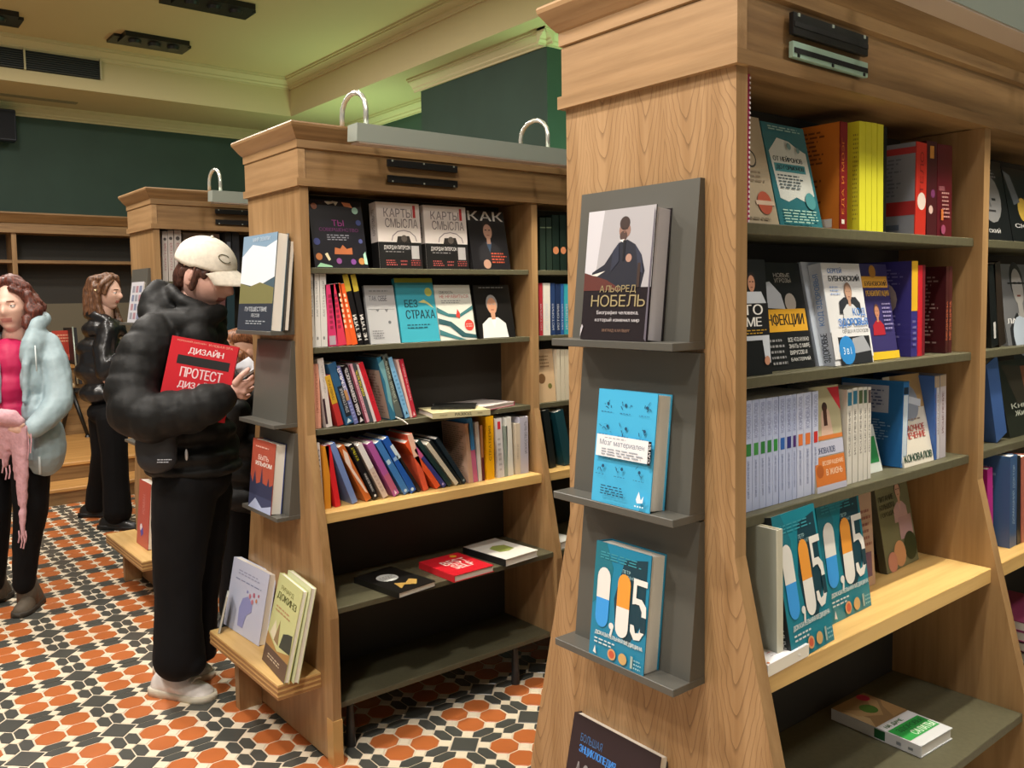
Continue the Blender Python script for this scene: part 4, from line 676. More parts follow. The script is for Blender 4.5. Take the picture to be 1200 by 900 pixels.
# second bay of the nearest bookcase
H5 = 'books in the second bay, nearest bookcase'
fc(ZA[0], .95, 1158, 1187, 185, 'black book with a grey portrait beyond the divider, top shelf', '#17181b', t=.014, tilt=10, group=H5, front=[('c', .35, .52, .42, '#8d8d8e'), ('r', .1, .5, .25, .53, '#2a2a2c'), ('r', .4, .5, .55, .53, '#2a2a2c'), ('r', .2, .36, .5, .385, '#3a3839'), ('p', [(.3, .5), (.36, .42), (.28, .42)], '#6d6d6e'), ('t', 'СКИЙ', .1, .10, .55, .16, '#d9d9d9', .04), ('l', .2, .78, .7, .9, 3, '#9b9ba0')])
fc(ZA[0], .95, 1188, 1235, 195, 'black book with a yellow disc, top right corner of second bay', '#15171a', t=.014, tilt=10, group=H5, front=[('c', .35, .45, .12, '#d2b04a'), ('p', [(.0, .95), (.15, .9), (.3, .55), (.15, .5)], '#6a7078'), ('t', 'СКИЙ', .1, .2, .6, .27, '#e0e0e0', .05)])
sp(ZA[1], YA, 1162, 1170, 1158, 312, 'black spine with white mark beyond the divider', '#141416', group=H5, spr=[('r', .4, .1, .7, .3, '#c9c9c9')]); sp(ZA[1], YA, 1171, 1179, 1164, 310, 'dark brown spine beyond the divider', '#2c211b', group=H5)
fc(ZA[1], .95, 1182, 1230, 309, 'grey book with a man in glasses, second shelf of second bay', '#6f7074', t=.016, tilt=10, group=H5, front=[('man', .42, .74, .28, '#a7a5a3', '#2f2e2e', '#26272a', '#9a9a9a'), ('r', .2, .75, .65, .77, '#1d1d1e'), ('t', 'ЛАВКРАФТ', .05, .26, .9, .33, '#e6e6e8', .04), ('c', .35, .1, .2, '#b9c6d6')])
sp(ZA[2], YA, 1168, 1181, 1156, 428, 'blue spine leaning beyond the divider, third shelf', '#3f5f9c', group=H5)
fc(ZA[2], .95, 1184, 1235, 424, 'dark olive book facing out beyond the divider, third shelf', '#24261f', t=.03, tilt=12, group=H5, front=[('p', [(.1, .95), (.5, .9), (.6, .5), (.3, .4)], '#3f3a30'), ('t', 'Книга', .15, .36, .7, .43, '#c9cfc0', .04), ('t', 'Жизни', .2, .26, .6, .33, '#c9cfc0', .04), ('r', .5, .55, .8, .9, '#8f5a40')])
sp(ZA[3], .90, 1183, 1191, 1184, 536, 'steel blue spine whose blue back cover shows, beyond the divider', '#3c5a86', group=H5, spr=[('v', 'ДОМАШНИЙ ДОКТОР', .3, .25, .7, .9, '#aec4dc')], bk=[('r', .2, .3, .7, .5, '#6c83a0'), ('l', .2, .55, .8, .9, 5, '#7990b0')])
sp(ZA[3], .90, 1192, 1196, 1192, 536, 'thin black spine at the right photo edge, oak shelf', '#1d1c22', group=H5); sp(ZA[3], .90, 1197, 1206, 1197, 537, 'salmon spine at the right photo edge, oak shelf', '#b5685a', group=H5)
sp(ZA[3], .93, 1158, 1164, 1157, 551, 'small magenta spine beyond the slanted divider, oak shelf', '#b52a86', group=H5, depth_=.1)
for n, (z, c, lb) in enumerate([(0, '#b9b0a8', 'pale book at the foot of the stack in second bay'), (.03, '#5a2438', 'dark plum book in the stack in second bay'), (.058, '#b25a80', 'pink book in the stack in second bay'), (.085, '#8c3a62', 'wine coloured book on top of the stack in second bay')]):
    book(lb, (2.50, .86+n*.004, ZA[4]+z+.027), (0, 1, 0), (1, 0, 0), .16, .24, .0265, c, group='stack of books on the lower shelf of second bay') if 0 else book(lb, (2.46, 1.04, ZA[4]+z+.0265), (0, -1, 0), (1, .0, 0), .16, .24, .026, c, group='stack of books on the lower shelf of second bay')
# ------------------------------------------------------------------ books on the end displays
XD = 1.215-.0855
def sage(): return [('p', [(0, .55), (.0, .72), (.3, .98), (1, 1), (1, .3), (.8, .42), (.3, .5)], '#a9a6a6'), ('p', [(.1, .5), (.2, .75), (.5, .8), (.55, .6)], '#c4c3c6')]
fe(1.479, XD, 680, 758, 249, 'wrapped dark biography with a seated bearded man, top ledge of nearest bookcase', '#251f22', t=.042, tilt=6.5, yaw=0, gloss=.15, pages=M('#cfcbd2', .8), group='books on the nearest end display', front=[('r', 0, .40, 1, 1, '#a8a6aa'), ('p', [(0, .40), (0, 1), (.25, 1), (.18, .55)], '#c6c5cb'),
   ('p', [(.12, .52), (.3, .58), (.42, .68), (.5, .74), (.62, .76), (.74, .72), (.84, .64), (.9, .52), (.86, .40), (.3, .40), (.1, .47)], '#20222e'), ('p', [(.0, .38), (.0, .52), (.35, .46), (.6, .38)], '#5a2c26'), ('p', [(.1, .50), (.32, .53), (.2, .49)], '#d9d4cc'), ('c', .575, .83, .085, '#8d6d60'), ('c', .57, .885, .075, '#3a2c28'), ('c', .56, .79, .055, '#4d3a34'), ('p', [(.5, .76), (.56, .74), (.58, .765)], '#dcd9d6'), ('c', .66, .62, .045, '#a98474'), ('p', [(.56, .755), (.60, .755), (.59, .60), (.57, .60)], '#11121a'), ('p', [(.74, .72), (.84, .64), (.88, .50), (.80, .52), (.78, .62)], '#2f3344'), ('p', [(.42, .68), (.5, .74), (.52, .60), (.40, .52)], '#2b2f40'), ('r', .535, .84, .565, .848, '#2a1c18'), ('r', .59, .84, .62, .848, '#2a1c18'), ('p', [(.57, .835), (.585, .835), (.59, .81), (.565, .81)], '#7a5a4e'), ('r', .80, .40, .84, .58, '#3a2a24'),
   ('t', 'АЛЬФРЕД', .26, .355, .80, .42, '#9a8c66', .02), ('t', 'НОБЕЛЬ', .14, .255, .94, .345, '#9a8c66', .02), ('t', 'Биография человека,', .24, .19, .86, .225, '#cfccd0'), ('t', 'который изменил мир', .22, .135, .88, .17, '#cfccd0'), ('t', 'ИНГРИД КАРЛБЕРГ', .34, .06, .76, .085, '#8a6a58'), ('p', [(.96, .02), (.99, .0), (.995, .95), (.985, .98)], '#5f5a66'), ('p', [(.0, .02), (.04, .10), (.02, .12), (.0, .08)], '#b9b6bd')])
sky = '#46aedb'
dood = []
rr = random.Random(3)
for cx, cy in [(.17, .86), (.5, .86), (.83, .86), (.17, .66), (.5, .66), (.83, .66), (.17, .31), (.5, .31), (.83, .31)]:
    for k in range(5):
        a, b = cx+rr.uniform(-.08, .08), cy+rr.uniform(-.035, .04); a2, b2 = a+rr.uniform(-.05, .05), b+rr.uniform(-.03, .03); dood.append(('p', [(a, b), (a+.012, b+.002), (a2+.012, b2+.002), (a2, b2)], '#1f4a6a'))
    dood.append(('c', cx+rr.uniform(-.04, .04), cy+.015, .022, '#1f4a6a')); dood.append(('l', cx-.1, cy-.065, cx+.12, cy-.05, 1, '#2f6f96'))
fe(1.175, XD, 693, 761, 455, 'sky blue book with small figure drawings, middle ledge of nearest bookcase', sky, t=.04, tilt=6.5, group='books on the nearest end display', front=dood+[('r', .06, .41, .95, .60, '#e6e6ea'), ('t', 'Мозг материален', .12, .50, .88, .56, '#5a6a80', .02), ('l', .2, .57, .6, .585, 1, '#8d96a2'), ('l', .16, .425, .9, .49, 3, '#9aa2ae'), ('r', .95, .40, 1, .60, '#0e0e12'), ('v', 'САПИ', .958, .42, .992, .58, '#e6e6ea'), ('l', .2, .08, .65, .17, 4, '#1d4a68'), ('p', [(.82, .1), (.86, .17), (.9, .1), (.94, .14), (.93, .08), (.84, .07)], '#e3eef6'), ('l', .8, .03, .98, .06, 1, '#d3e6f2')])
fe(.873, XD, 690, 753.5, 633, 'teal book with two capsules and a large 5 on the lowest ledge', '#1c7fa2', t=.042, tilt=6.5, group='books on the nearest end display', front=f005())
fe(.302, 1.215-.11, 638, 737, 834, 'dark astronomy encyclopedia standing on the low ledge of the nearest bookcase', '#2a1d22', t=.025, tilt=13, front=[('t', 'БОЛЬШАЯ', .12, .88, .38, .92, '#3f6a9c'), ('t', 'ЭНЦИКЛОПЕДИЯ', .12, .82, .55, .865, '#3f86d8', .05), ('t', 'АСТРОНОМИЯ', .1, .66, .96, .78, '#8d8a8c', .02), ('c', .5, .3, .3, '#7a2a20'), ('c', .5, .3, .2, '#c0502c')])
XD = 1.274-.0855; GE = 'books on the middle end display'
fe(1.459, XD, 278, 317, 278, 'glossy book with clouds over a forest, top ledge of middle bookcase', '#4f6470', t=.04, tilt=6.5, gloss=.12, group=GE, front=[('r', 0, .72, 1, 1, '#7f9cb5'), ('p', [(0, .5), (0, .78), (.3, .9), (.7, .86), (1, .92), (1, .55), (.5, .45)], '#dfe6ec'), ('p', [(0, .26), (0, .5), (.3, .46), (.6, .5), (1, .44), (1, .26)], '#77754a'), ('r', 0, 0, 1, .28, '#2d3440'), ('t', 'ПУТЕШЕСТВИЕ', .2, .2, .85, .245, '#c9d0d6'), ('t', 'ЛЕСОВ', .4, .14, .65, .175, '#b9c0c6'), ('l', .25, .06, .85, .11, 2, '#9aa2aa'), ('t', 'МИР ЗЕМЛИ', .3, .93, .8, .97, '#c6d8e6')])
fe(1.459, 1.274-.044, 322, 333, 283, 'black book tucked behind the glossy forest book', '#1b1c1c', t=.018, tilt=6, group=GE)
fe(.821, XD, 291, 317, 513, 'red and blue book with a city skyline, lowest ledge of middle bookcase', '#a8503f', t=.04, tilt=6.5, back='#2c3c7c', group=GE, front=[('r', 0, 0, 1, .32, '#3a4262'), ('p', [(0, .2), (0, .48), (.12, .36), (.2, .55), (.28, .36), (.45, .4), (.5, .62), (.56, .4), (.75, .38), (.8, .5), (.86, .38), (1, .42), (1, .2)], '#2d3350'), ('t', 'БЫТЬ', .3, .72, .75, .79, '#e6c9be', .05), ('t', 'ИЛЬФОМ', .2, .63, .9, .70, '#e6d9d0', .05), ('l', .15, .88, .85, .93, 1, '#d9a596'), ('p', [(0, 0), (.3, .16), (.6, .05), (1, .12), (1, 0)], '#a9b6d6')])
GP = 'books standing on the low ledge of the middle bookcase'
P0, P1 = un(262, 731, 2, .302), un(303, 757.5, 2, .302)
book('white lavender book with a drawn hand dissolving into petals', P0, P1-P0, Vector((.055, .018, .27)), (P1-P0).length, .262, .03, '#c4c9de', group=GP, front=[('l', .2, .80, .85, .88, 2, '#9a9fba'), ('l', .15, .72, .9, .75, 1, '#8087a8'), ('p', [(.38, .1), (.36, .35), (.42, .5), (.55, .56), (.68, .5), (.7, .38), (.58, .3), (.52, .1)], '#8f93c6'), ('c', .6, .58, .03, '#c07a8a'), ('c', .7, .62, .03, '#b56a80'), ('c', .78, .56, .025, '#c9885f'), ('c', .68, .52, .03, '#c07a8a'), ('c', .82, .64, .02, '#b56a80'), ('c', .52, .62, .02, '#8f93c6')] )
fe(.302, 1.274-.112, 307, 341, 671, 'yellow-green book with an open book and dark rocks, front copy of two', '#c6c98f', t=.018, tilt=14, yaw=-6, group=GP, front=[('r', 0, 0, 1, .2, '#5c4a40'), ('p', [(0, .2), (0, .34), (.5, .22), (1, .30), (1, .2)], '#a9824c'), ('p', [(.1, .34), (.25, .52), (.45, .26)], '#d9d2b4'), ('p', [(.3, .3), (.42, .55), (.5, .28)], '#8f7a58'), ('p', [(.55, .28), (.62, .44), (.8, .48), (.97, .5), (1, .3)], '#39403a'), ('t', 'РИЧАРД', .2, .84, .72, .90, '#7d7a44', .03), ('t', 'ДОКИНЗ', .1, .73, .9, .82, '#55582e', .05), ('l', .15, .60, .8, .68, 2, '#b9906a'), ('l', .2, .08, .8, .14, 2, '#c9b9a0')])
fe(.302, 1.274-.088, 318, 352, 668, 'yellow-green book standing behind its twin, rear copy of two', '#c9cda4', t=.018, tilt=13, yaw=-6, group=GP)
fe(.302, 1.274-.118, 257, 264, 692, 'thin pale grey booklet at the left end of the low ledge', '#aab0a8', t=.008, tilt=14, yaw=-25, group=GP)
# farthest bookcase
YC = 4.64; G7 = 'books on the farthest bookcase'
for a, b, c, ty, lb in [(191, 197, 190, 271, 'tall cream spine with pink letters, first on the farthest bookcase'), (198, 204.5, 196.5, 270, 'tall cream spine with pink letters, second on the farthest bookcase'), (205, 213, 204, 270, 'tall cream spine with pink letters, third on the farthest bookcase')]:
    sp(1.672, YC, a, b, c, ty, lb, '#c4bcb6', depth_=.2, group=G7, spr=[('v', 'ТОЛСТОЙ', .25, .2, .75, .75, '#a5606a'), ('c', .5, .84, .3, '#4d4a48')])
fc(1.672, YC+.03, 219, 262, 273, 'pinkish beige book above the white cap, farthest bookcase', '#b3a7a2', t=.03, tilt=8, group=G7, front=[('r', .1, .75, .9, .9, '#8f8480')])
sp(1.672, YC, 265, 272, 264, 272, 'black spine on the farthest bookcase, left of two', '#1d1e22', group=G7, spr=[('r', .2, .6, .8, .8, '#5a5f6a')]); sp(1.672, YC, 273, 281, 272, 270, 'black spine on the farthest bookcase, right of two', '#24262b', group=G7)
for n in range(7): sp(1.40, YC, 200+n*11, 209+n*11, 200+n*11, 335+n % 3, 'dark spine behind the reading boy, %s on the farthest second shelf' % NM[n], ['#27303f', '#1e1d20', '#5a4038', '#30404a', '#22222a', '#4a3030', '#1a2a30'][n], group=G7)
fe(1.459, 1.37-.06, 149, 163, 331, 'white book with columns of small grey pictures, display of farthest bookcase', '#c9c9cf', t=.02, tilt=9, group=G7, front=[('r', .15+.28*i, .08+.22*j, .34+.28*i, .24+.22*j, ['#8d8f9a', '#a57f88', '#77809a'][(i+j) % 3]) for i in range(3) for j in range(4)])
fe(.263, 1.37-.075, 160, 173, 561, 'thick red book with a small blue figure, on the farthest low ledge', '#b54a44', t=.06, tilt=5, spine='#7c2a2c', group=G7, front=[('c', .35, .28, .10, '#e6dde4'), ('p', [(.3, .22), (.5, .3), (.55, .2), (.4, .14)], '#4a4aa8'), ('v', 'РОМАН', .4, .5, .6, .8, '#d99088')])
book('red book propped on the wall bench behind the woman', un(63, 423, 1, 9.5), (1, 0, 0), (0, .1, 1), .22, .30, .02, '#b03c2c', front=[('l', .2, .6, .8, .9, 3, '#e0a080'), ('r', .1, .1, .9, .2, '#c9604a')])
# ------------------------------------------------------------------ people
RH = Vector((rt0.x, rt0.y, 0)).normalized(); AH = Vector((fw.x, fw.y, 0)).normalized(); ZU = Vector((0, 0, 1))
SKIN = M('#c99a84', .5, name='skin'); LIP = M('#bd7a70', .45, name='lips')
class Body:
    def __init__(s, D): s.D = D; s.s = F/D; s.sk = bmesh.new()
    def J(s, x, y, w=0): return at(x, y, s.D+w)
    def rot(s): return Matrix((RH, AH, ZU)).transposed()
    def bl(s, bm, x, y, w, ru, rw, rz, n=14, mi=0): ball(bm, s.J(x, y, w), (ru, rw, rz), n, s.rot(), mi)
    def ch(s, bm, pts, n=12): chain(bm, [s.J(p[0], p[1], p[2]) for p in pts], [p[3] for p in pts], n)
def frame(yaw, pitch, roll=0):
    y, p = radians(yaw), radians(pitch); f = RH*cos(y)-AH*sin(y); f = (f*cos(p)+ZU*sin(p)).normalized()
    l = ZU.cross(f).normalized(); u = f.cross(l); r = radians(roll); l, u = l*cos(r)+u*sin(r), u*cos(r)-l*sin(r)
    return f, l, u
def headshape(x, y, z):
    j = max(0, -z); X, Y, Z = x*.096, y*.074, z*.116
    Y *= 1-.30*j**1.6; 
    if x > 0: X *= 1-.10*j**2
    else: X *= 1-.18*j**1.2; 
    if z > 0: Y *= 1+.05*z
    if x > .1:
        g = lambda v, c, s_: exp(-((v-c)/s_)**2)
        X += .026*g(Y, 0, .0115)*(g(Z, -.026, .014) if Z < -.026 else g(Z, -.026, .030))
        X += .006*g(Z, .024, .010)*g(Y, 0, .045)-.010*g(Z, .006, .012)*g(abs(Y), .030, .015)
        X += .010*g(Z, -.058, .011)*g(Y, 0, .022)-.005*g(Z, -.0585, .0022)*g(Y, 0, .022)
        X += .013*g(Z, -.094, .017)*g(Y, 0, .024)-.004*g(Z, -.074, .008)*g(Y, 0, .03)
        X += .004*g(abs(Y), .045, .02)*g(Z, -.02, .02)
    return X, Y, Z
def head(B, c, fr, sc, skin, hairc, parent, brow=True, neck=None, neckr=.052):
    """adds head, ears and neck to the body mesh; eyes become parts"""
    f, l, u = fr; W = lambda p: c+(f*p[0]+l*p[1]+u*p[2])*sc
    bm = B.sk; nu, nv = 64, 52; rows = []
    for i in range(nv+1):
        th = pi*i/nv; row = []
        for k in range(nu):
            ph = 2*pi*k/nu; p = headshape(sin(th)*cos(ph), sin(th)*sin(ph), cos(th)); row.append((bm.verts.new(W(p)), p))
        rows.append(row)
    for i in range(nv):
        for k in range(nu):
            a, b, cc, d = rows[i][k], rows[i][(k+1) % nu], rows[i+1][(k+1) % nu], rows[i+1][k]
            vs = [a[0], d[0], cc[0], b[0]]
            try: fc_ = bm.faces.new(vs)
            except ValueError: continue
            mx = [(a[1][t]+cc[1][t])/2 for t in range(3)]
            if mx[0] > .06 and abs(mx[1]) < .023 and -.068 < mx[2] < -.050: fc_.material_index = 1
            elif brow and mx[0] > .05 and .016 < abs(mx[1]) < .043 and .0215 < mx[2] < .0265: fc_.material_index = 2
    for s_ in (1, -1):
        R = Matrix((f, l, u)).transposed(); ball(bm, W((-.010, s_*.074, -.004)), (.018*sc, .008*sc, .031*sc), 12, R); ball(bm, W((-.002, s_*.078, .004)), (.009*sc, .008*sc, .02*sc), 8, R)
        for col, r, dx, nm in (('#e9e4df', .0115, .0, 'eye'),):
            e = bmesh.new(); q = W((.077, s_*.029, .005)); ball(e, q, .0125*sc, 12)
            eo = obj('eye', e, M('#e4deda', .2), parent, True)
            e = bmesh.new(); ball(e, q+f*.0075*sc, (.0056*sc,)*3, 10); o = obj('iris', e, M('#2c1f18', .15), None, True); put(o, eo)
            e = bmesh.new(); ball(e, q+u*.0065*sc-f*.0005*sc, (.0135*sc, .0150*sc, .0075*sc), 12, R); obj('eyelid', e, skin, parent, True)
    if neck is not None: tube(bm, [W((-.02, 0, -.06)), W((-.02, 0, -.09)), neck], [.052*sc, neckr*sc, neckr*1.2*sc], 18)
def strands(bm, roots, n, fn, r):
    for i in range(n): tube(bm, fn(i), r, 5)
def hand(B, wrist, palm, knuck, tips, thumb, r=.0095, pr_=.024):
    """palm plus five separate bent fingers given as pixel/depth points"""
    bm = bmesh.new(); J = B.J
    chain(bm, [J(*wrist), J(*palm)], [.026, pr_], 10)
    for k in knuck: chain(bm, [J(*palm), J(*k[0])], [pr_*.8, r*1.15], 8)
    for k, t in zip(knuck, tips): chain(bm, [J(*k[0])]+[J(*q) for q in t], [r*1.1]+[r*.95, r*.82][:len(t)], 8)
    chain(bm, [J(*q) for q in thumb], [r*1.5, r*1.2, r], 8)
    me = fuse(bm, .0045, 2); bm2 = B.sk; bm2.from_mesh(me); bpy.data.meshes.remove(me)
def shoe(P0, P1, wd, hh, up_m, sole_m, parent, high=0):
    P0, P1 = Vector(P0), Vector(P1); d = (P1-P0); L = d.length; d.normalize(); n = Vector((-d.y, d.x, 0))
    prof = [(0, .62, .62), (.06, .80, .80), (.2, .86, 1.0+high), (.36, .84, 1.05+high*.8), (.5, .88, .82+high*.2), (.66, .97, .62), (.82, 1.0, .5), (.93, .78, .42), (1, .35, .3)]
    for nm, m, k, z0 in (('upper', up_m, 1, .012), ('sole', sole_m, 1.08, 0)):
        bm = bmesh.new(); rings = []
        for t, a, h in prof:
            ring = []
            for q in range(13):
                an = pi*q/12; cy = cos(an); sz = sin(an)
                hz = hh*h if nm == 'upper' else .028+.006*(t < .3)
                x = (t-.5)*k*1.0+.5
                ring.append(bm.verts.new(P0+d*(x*L)+n*(wd*a*k*(abs(cy)**.7)*(1 if cy > 0 else -1)*(1 if nm == 'sole' else (1-.25*sz)))+Vector((0, 0, z0+hz*(sz**.7 if nm == 'upper' else min(1, sz*3))))))
            rings.append(ring)
        for a, b in zip(rings, rings[1:]):
            for q in range(12): bm.faces.new((a[q], a[q+1], b[q+1], b[q]))
            bm.faces.new((a[12], a[0], b[0], b[12]))
        bm.faces.new(rings[0]); bm.faces.new(rings[-1][::-1]); 
        o = obj(nm, bm, m, parent, True)
        if nm == 'upper': U_ = o
    return U_
def hairlocks(c, fr, sc, locks, r0, m, parent, vox=.006, disp=.012, extra=None, dscale=.03):
    f, l, u = fr; W = lambda p: c+(f*p[0]+l*p[1]+u*p[2])*sc; bm = bmesh.new()
    for pts, r in locks: chain(bm, [W(p) for p in pts], [r*sc*q for q in ([1]*len(pts))], 8)
    if extra: extra(bm, W)
    return obj('hair', fuse(bm, vox, 2, disp, dscale), m, parent, True)
def hairmat(name, a, b):
    m = bpy.data.materials.new(name); m.use_nodes = True; nt = m.node_tree; bs_ = nt.nodes['Principled BSDF']; bs_.inputs['Roughness'].default_value = .42
    tc = nt.nodes.new('ShaderNodeTexCoord'); mp = nt.nodes.new('ShaderNodeMapping'); mp.inputs['Scale'].default_value = (220, 220, 18); nt.links.new(tc.outputs['Object'], mp.inputs[0])
    n = nt.nodes.new('ShaderNodeTexNoise'); n.inputs['Scale'].default_value = 1; n.inputs['Detail'].default_value = 3; nt.links.new(mp.outputs[0], n.inputs['Vector'])
    cr = nt.nodes.new('ShaderNodeValToRGB'); cr.color_ramp.elements[0].position = .35; cr.color_ramp.elements[1].position = .68
    cr.color_ramp.elements[0].color = hexc(a); cr.color_ramp.elements[1].color = hexc(b); nt.links.new(n.outputs['Fac'], cr.inputs[0]); nt.links.new(cr.outputs[0], bs_.inputs['Base Color'])
    bp = nt.nodes.new('ShaderNodeBump'); bp.inputs['Strength'].default_value = .6; bp.inputs['Distance'].default_value = .003; nt.links.new(n.outputs['Fac'], bp.inputs['Height']); nt.links.new(bp.outputs[0], bs_.inputs['Normal']); return m
# ---- reader in the white cap
DB = depth((1.08, 3.46, .9)); B = Body(DB)
boy = empty('person', (1.09, 3.47, 0), 'person in a white cap and black puffer jacket reading, holding a red book', 'person')
JK = M('#0e0f0f', .6, name='black_nylon', bump=.55, bscale=26, spec=.28)
hc = B.J(240.5, 323); fr = frame(14, -20, 4)
head(B, hc, fr, 1.17, M('#d8ab9c', .5, name='pale_skin'), None, boy, neck=B.J(229, 380, .02), neckr=.045)
hand(B, (266, 466, -.20), (277, 456, -.20), [((285, 449, -.21),), ((287, 453, -.20),), ((286, 459, -.20),), ((283, 465, -.19),)],
     [[(291, 446, -.19), (296, 441, -.17)], [(294, 450, -.18), (298, 446, -.16)], [(292, 458, -.17), (297, 454, -.15)], [(288, 466, -.17), (292, 463, -.15)]], [(276, 449, -.22), (283, 440, -.23), (291, 433, -.22)])
B.ch(B.sk, [(228, 384, 0, .05), (222, 420, 0, .10), (222, 500, 0, .11)]); B.ch(B.sk, [(205, 420, -.05, .05), (180, 430, -.13, .05), (160, 490, -.22, .04), (266, 466, -.20, .026)])
obj('body', B.sk, [M('#d8ab9c', .5, name='pale_skin'), M('#a2605c', .45), M('#3a2520', .7)], boy, True)
HB = hairmat('dark_brown_hair', '#2a1611', '#5a3528')
hairlocks(hc, fr, 1.17, [([(-.055, s*.04, .03), (-.066, s*.042, -.02), (-.064, s*.03, -.055)], .024) for s in (-1, 0, 1)]+[([(-.01, s*.062, .04), (-.04, s*.066, .0), (-.045, s*.055, -.04)], .015) for s in (-1, 1)]+[([(.045, s*.060, .045), (.038, s*.067, .012)], .011) for s in (-1, 1)]+[([(.02, s*.066, .045), (.016, s*.074, .01), (.008, s*.074, -.035)], .012) for s in (-1, 1)]+[([(0, 0, .06), (-.03, 0, .05)], .07)], 0, HB, boy, .005, .010)
CAPM = M('#e6dfcf', .75, name='off_white_cotton', bump=.15, bscale=60)
f_, l_, u_ = fr; W = lambda p, sc=1.17: hc+(f_*p[0]+l_*p[1]+u_*p[2])*sc
bm = bmesh.new(); rows = []
for i in range(15):
    th = (pi*.5)*i/14; row = []
    for k in range(36):
        ph = 2*pi*k/36; seam = .985 if k % 6 == 0 else 1
        x, y, z = sin(th)*cos(ph)*.108-.008, sin(th)*sin(ph)*.088, .042+cos(th)*.090
        if i > 10: z -= .010*(i-10)/4*(1 if x < 0 else .3)
        row.append(bm.verts.new(W((x*seam, y*seam, z))))
    rows.append(row)
for a, b in zip(rows, rows[1:]):
    for k in range(36):
        try: bm.faces.new((a[k], b[k], b[(k+1) % 36], a[(k+1) % 36]))
        except ValueError: pass
bmesh.ops.remove_doubles(bm, verts=bm.verts[:], dist=.0008)
cap = obj('cap', bm, CAPM, boy, True); md = cap.modifiers.new('s', 'SOLIDIFY'); md.thickness = .004
bm = bmesh.new(); rows = []
for i in range(8):
    t = i/7; row = []
    for k in range(17):
        a = -1+2*k/16; ph = a*1.15
        x = .094*cos(ph*.9)+t*.078*(1-.55*a*a)*1.0; y = .084*sin(ph)*(1-.12*t); z = .052-.026*a*a-.016*t-.014*t*t
        row.append(bm.verts.new(W((x, y, z))))
    rows.append(row)
for a, b in zip(rows, rows[1:]):
    for k in range(16): bm.faces.new((a[k], a[k+1], b[k+1], b[k]))
o = obj('visor', bm, CAPM, None, True); put(o, cap); md = o.modifiers.new('s', 'SOLIDIFY'); md.thickness = .004
bm = bmesh.new(); ball(bm, W((-.008, 0, .133)), .007, 8); o = obj('cap_button', bm, CAPM, None, True); put(o, cap)
bm = bmesh.new(); arc = []
for i in range(13):
    t = radians(35+290*i/12); yy = -.034+.017*cos(t); zz = .086+.012*sin(t); sx = sqrt(max(.01, 1-(yy/.088)**2-((zz-.042)/.090)**2)); arc.append(W((.108*sx-.004, yy, zz)))
tube(bm, arc, .0017, 5); o = obj('cap_emblem', bm, M('#4a4a30', .6)); put(o, cap)
bm = bmesh.new()
for x, y, ru, rz in [(206, 384, .135, .07), (206, 410, .175, .075), (208, 440, .195, .078), (212, 472, .205, .080), (216, 504, .205, .080), (222, 532, .195, .062), (227, 547, .190, .045)]: B.bl(bm, x, y, 0, ru, .160, rz, 20)
B.bl(bm, 240, 545, .02, .15, .13, .05, 14); B.bl(bm, 248, 520, .03, .11, .12, .08, 14)
for x, y, w, r in [(244, 392, 0, .075), (232, 396, -.10, .075), (250, 376, .03, .055), (236, 378, -.07, .06)]: B.bl(bm, x, y, w, r, r, r*.95)
B.ch(bm, [(196, 342, .06, .036), (186, 338, .0, .040), (178, 351, -.03, .047), (178, 368, -.05, .053), (196, 378, -.09, .058), (220, 378, -.11, .052), (240, 374, -.10, .044), (256, 366, -.05, .036)])
B.ch(bm, [(186, 338, .0, .040), (190, 350, .10, .05), (205, 358, .13, .05), (232, 362, .12, .045), (256, 366, .06, .036)])
B.ch(bm, [(200, 338, -.03, .020), (206, 347, -.07, .026), (216, 354, -.09, .028), (232, 360, -.09, .028), (246, 366, -.06, .026)]); B.bl(bm, 192, 364, .0, .10, .10, .09)
for x, y, w, r in [(182, 398, -.12, .100), (168, 415, -.16, .098), (160, 437, -.19, .096), (155, 458, -.21, .102), (159, 480, -.24, .104), (178, 490, -.26, .094), (200, 485, -.26, .088), (222, 482, -.25, .086), (243, 474, -.24, .078), (257, 468, -.225, .060), (265, 465, -.21, .046)]: B.bl(bm, x, y, w, r, r, r)
B.ch(bm, [(246, 410, .16, .08), (266, 445, .20, .07), (282, 455, .12, .05)])
obj('puffer_jacket', fuse(bm, .0085, 3, .012, .07), JK, boy, True)
bm = bmesh.new(); ball(bm, B.J(218.5, 533, -.20), (.006, .006, .022), 8)
obj('zip_pull', bm, M('#c9ccd0', .3, .5), boy)
bm = bmesh.new(); B.bl(bm, 183, 524, -.225, .080, .035, .100, 20); B.bl(bm, 184, 512, -.225, .078, .035, .09, 20); B.bl(bm, 184, 538, -.225, .076, .034, .055, 20)
bg = obj('crossbody_bag', fuse(bm, .008, 4), M('#15181d', .55, name='bag_nylon'), boy, True)
P = Print(B.J(184, 543, -.268), RH*.055, ZU*.018+RH*.002, -AH); P.text('NIKI', 0, 0, 1, .8, '#b9bdc6') if 0 else P.lines(0, 0, 1, 1, 2, '#a9adb6'); o = P.done('bag_lettering', None); put(o, bg)
PT = M('#0c0c0e', .8, name='black_trousers', bump=.25, bscale=16, spec=.2)
bm = bmesh.new(); B.bl(bm, 226, 556, 0, .155, .14, .12, 16)
B.ch(bm, [(217, 572, -.04, .125), (213, 610, -.04, .116), (210, 650, -.04, .102), (209, 690, -.04, .088), (209, 730, -.04, .090), (210, 768, -.04, .098)], 20)
for x, y, w_ in [(196, 776, -.02), (226, 778, -.05)]: B.bl(bm, x, y, w_, .05, .06, .05)
B.ch(bm, [(238, 575, .10, .12), (232, 640, .12, .11), (228, 700, .14, .095), (226, 775, .16, .095)])
bmt = fuse(bm, .009, 3, .010, .12)
for v_ in bmt.vertices: v_.co.z = max(v_.co.z, .098)
obj('trousers', bmt, PT, boy, True)
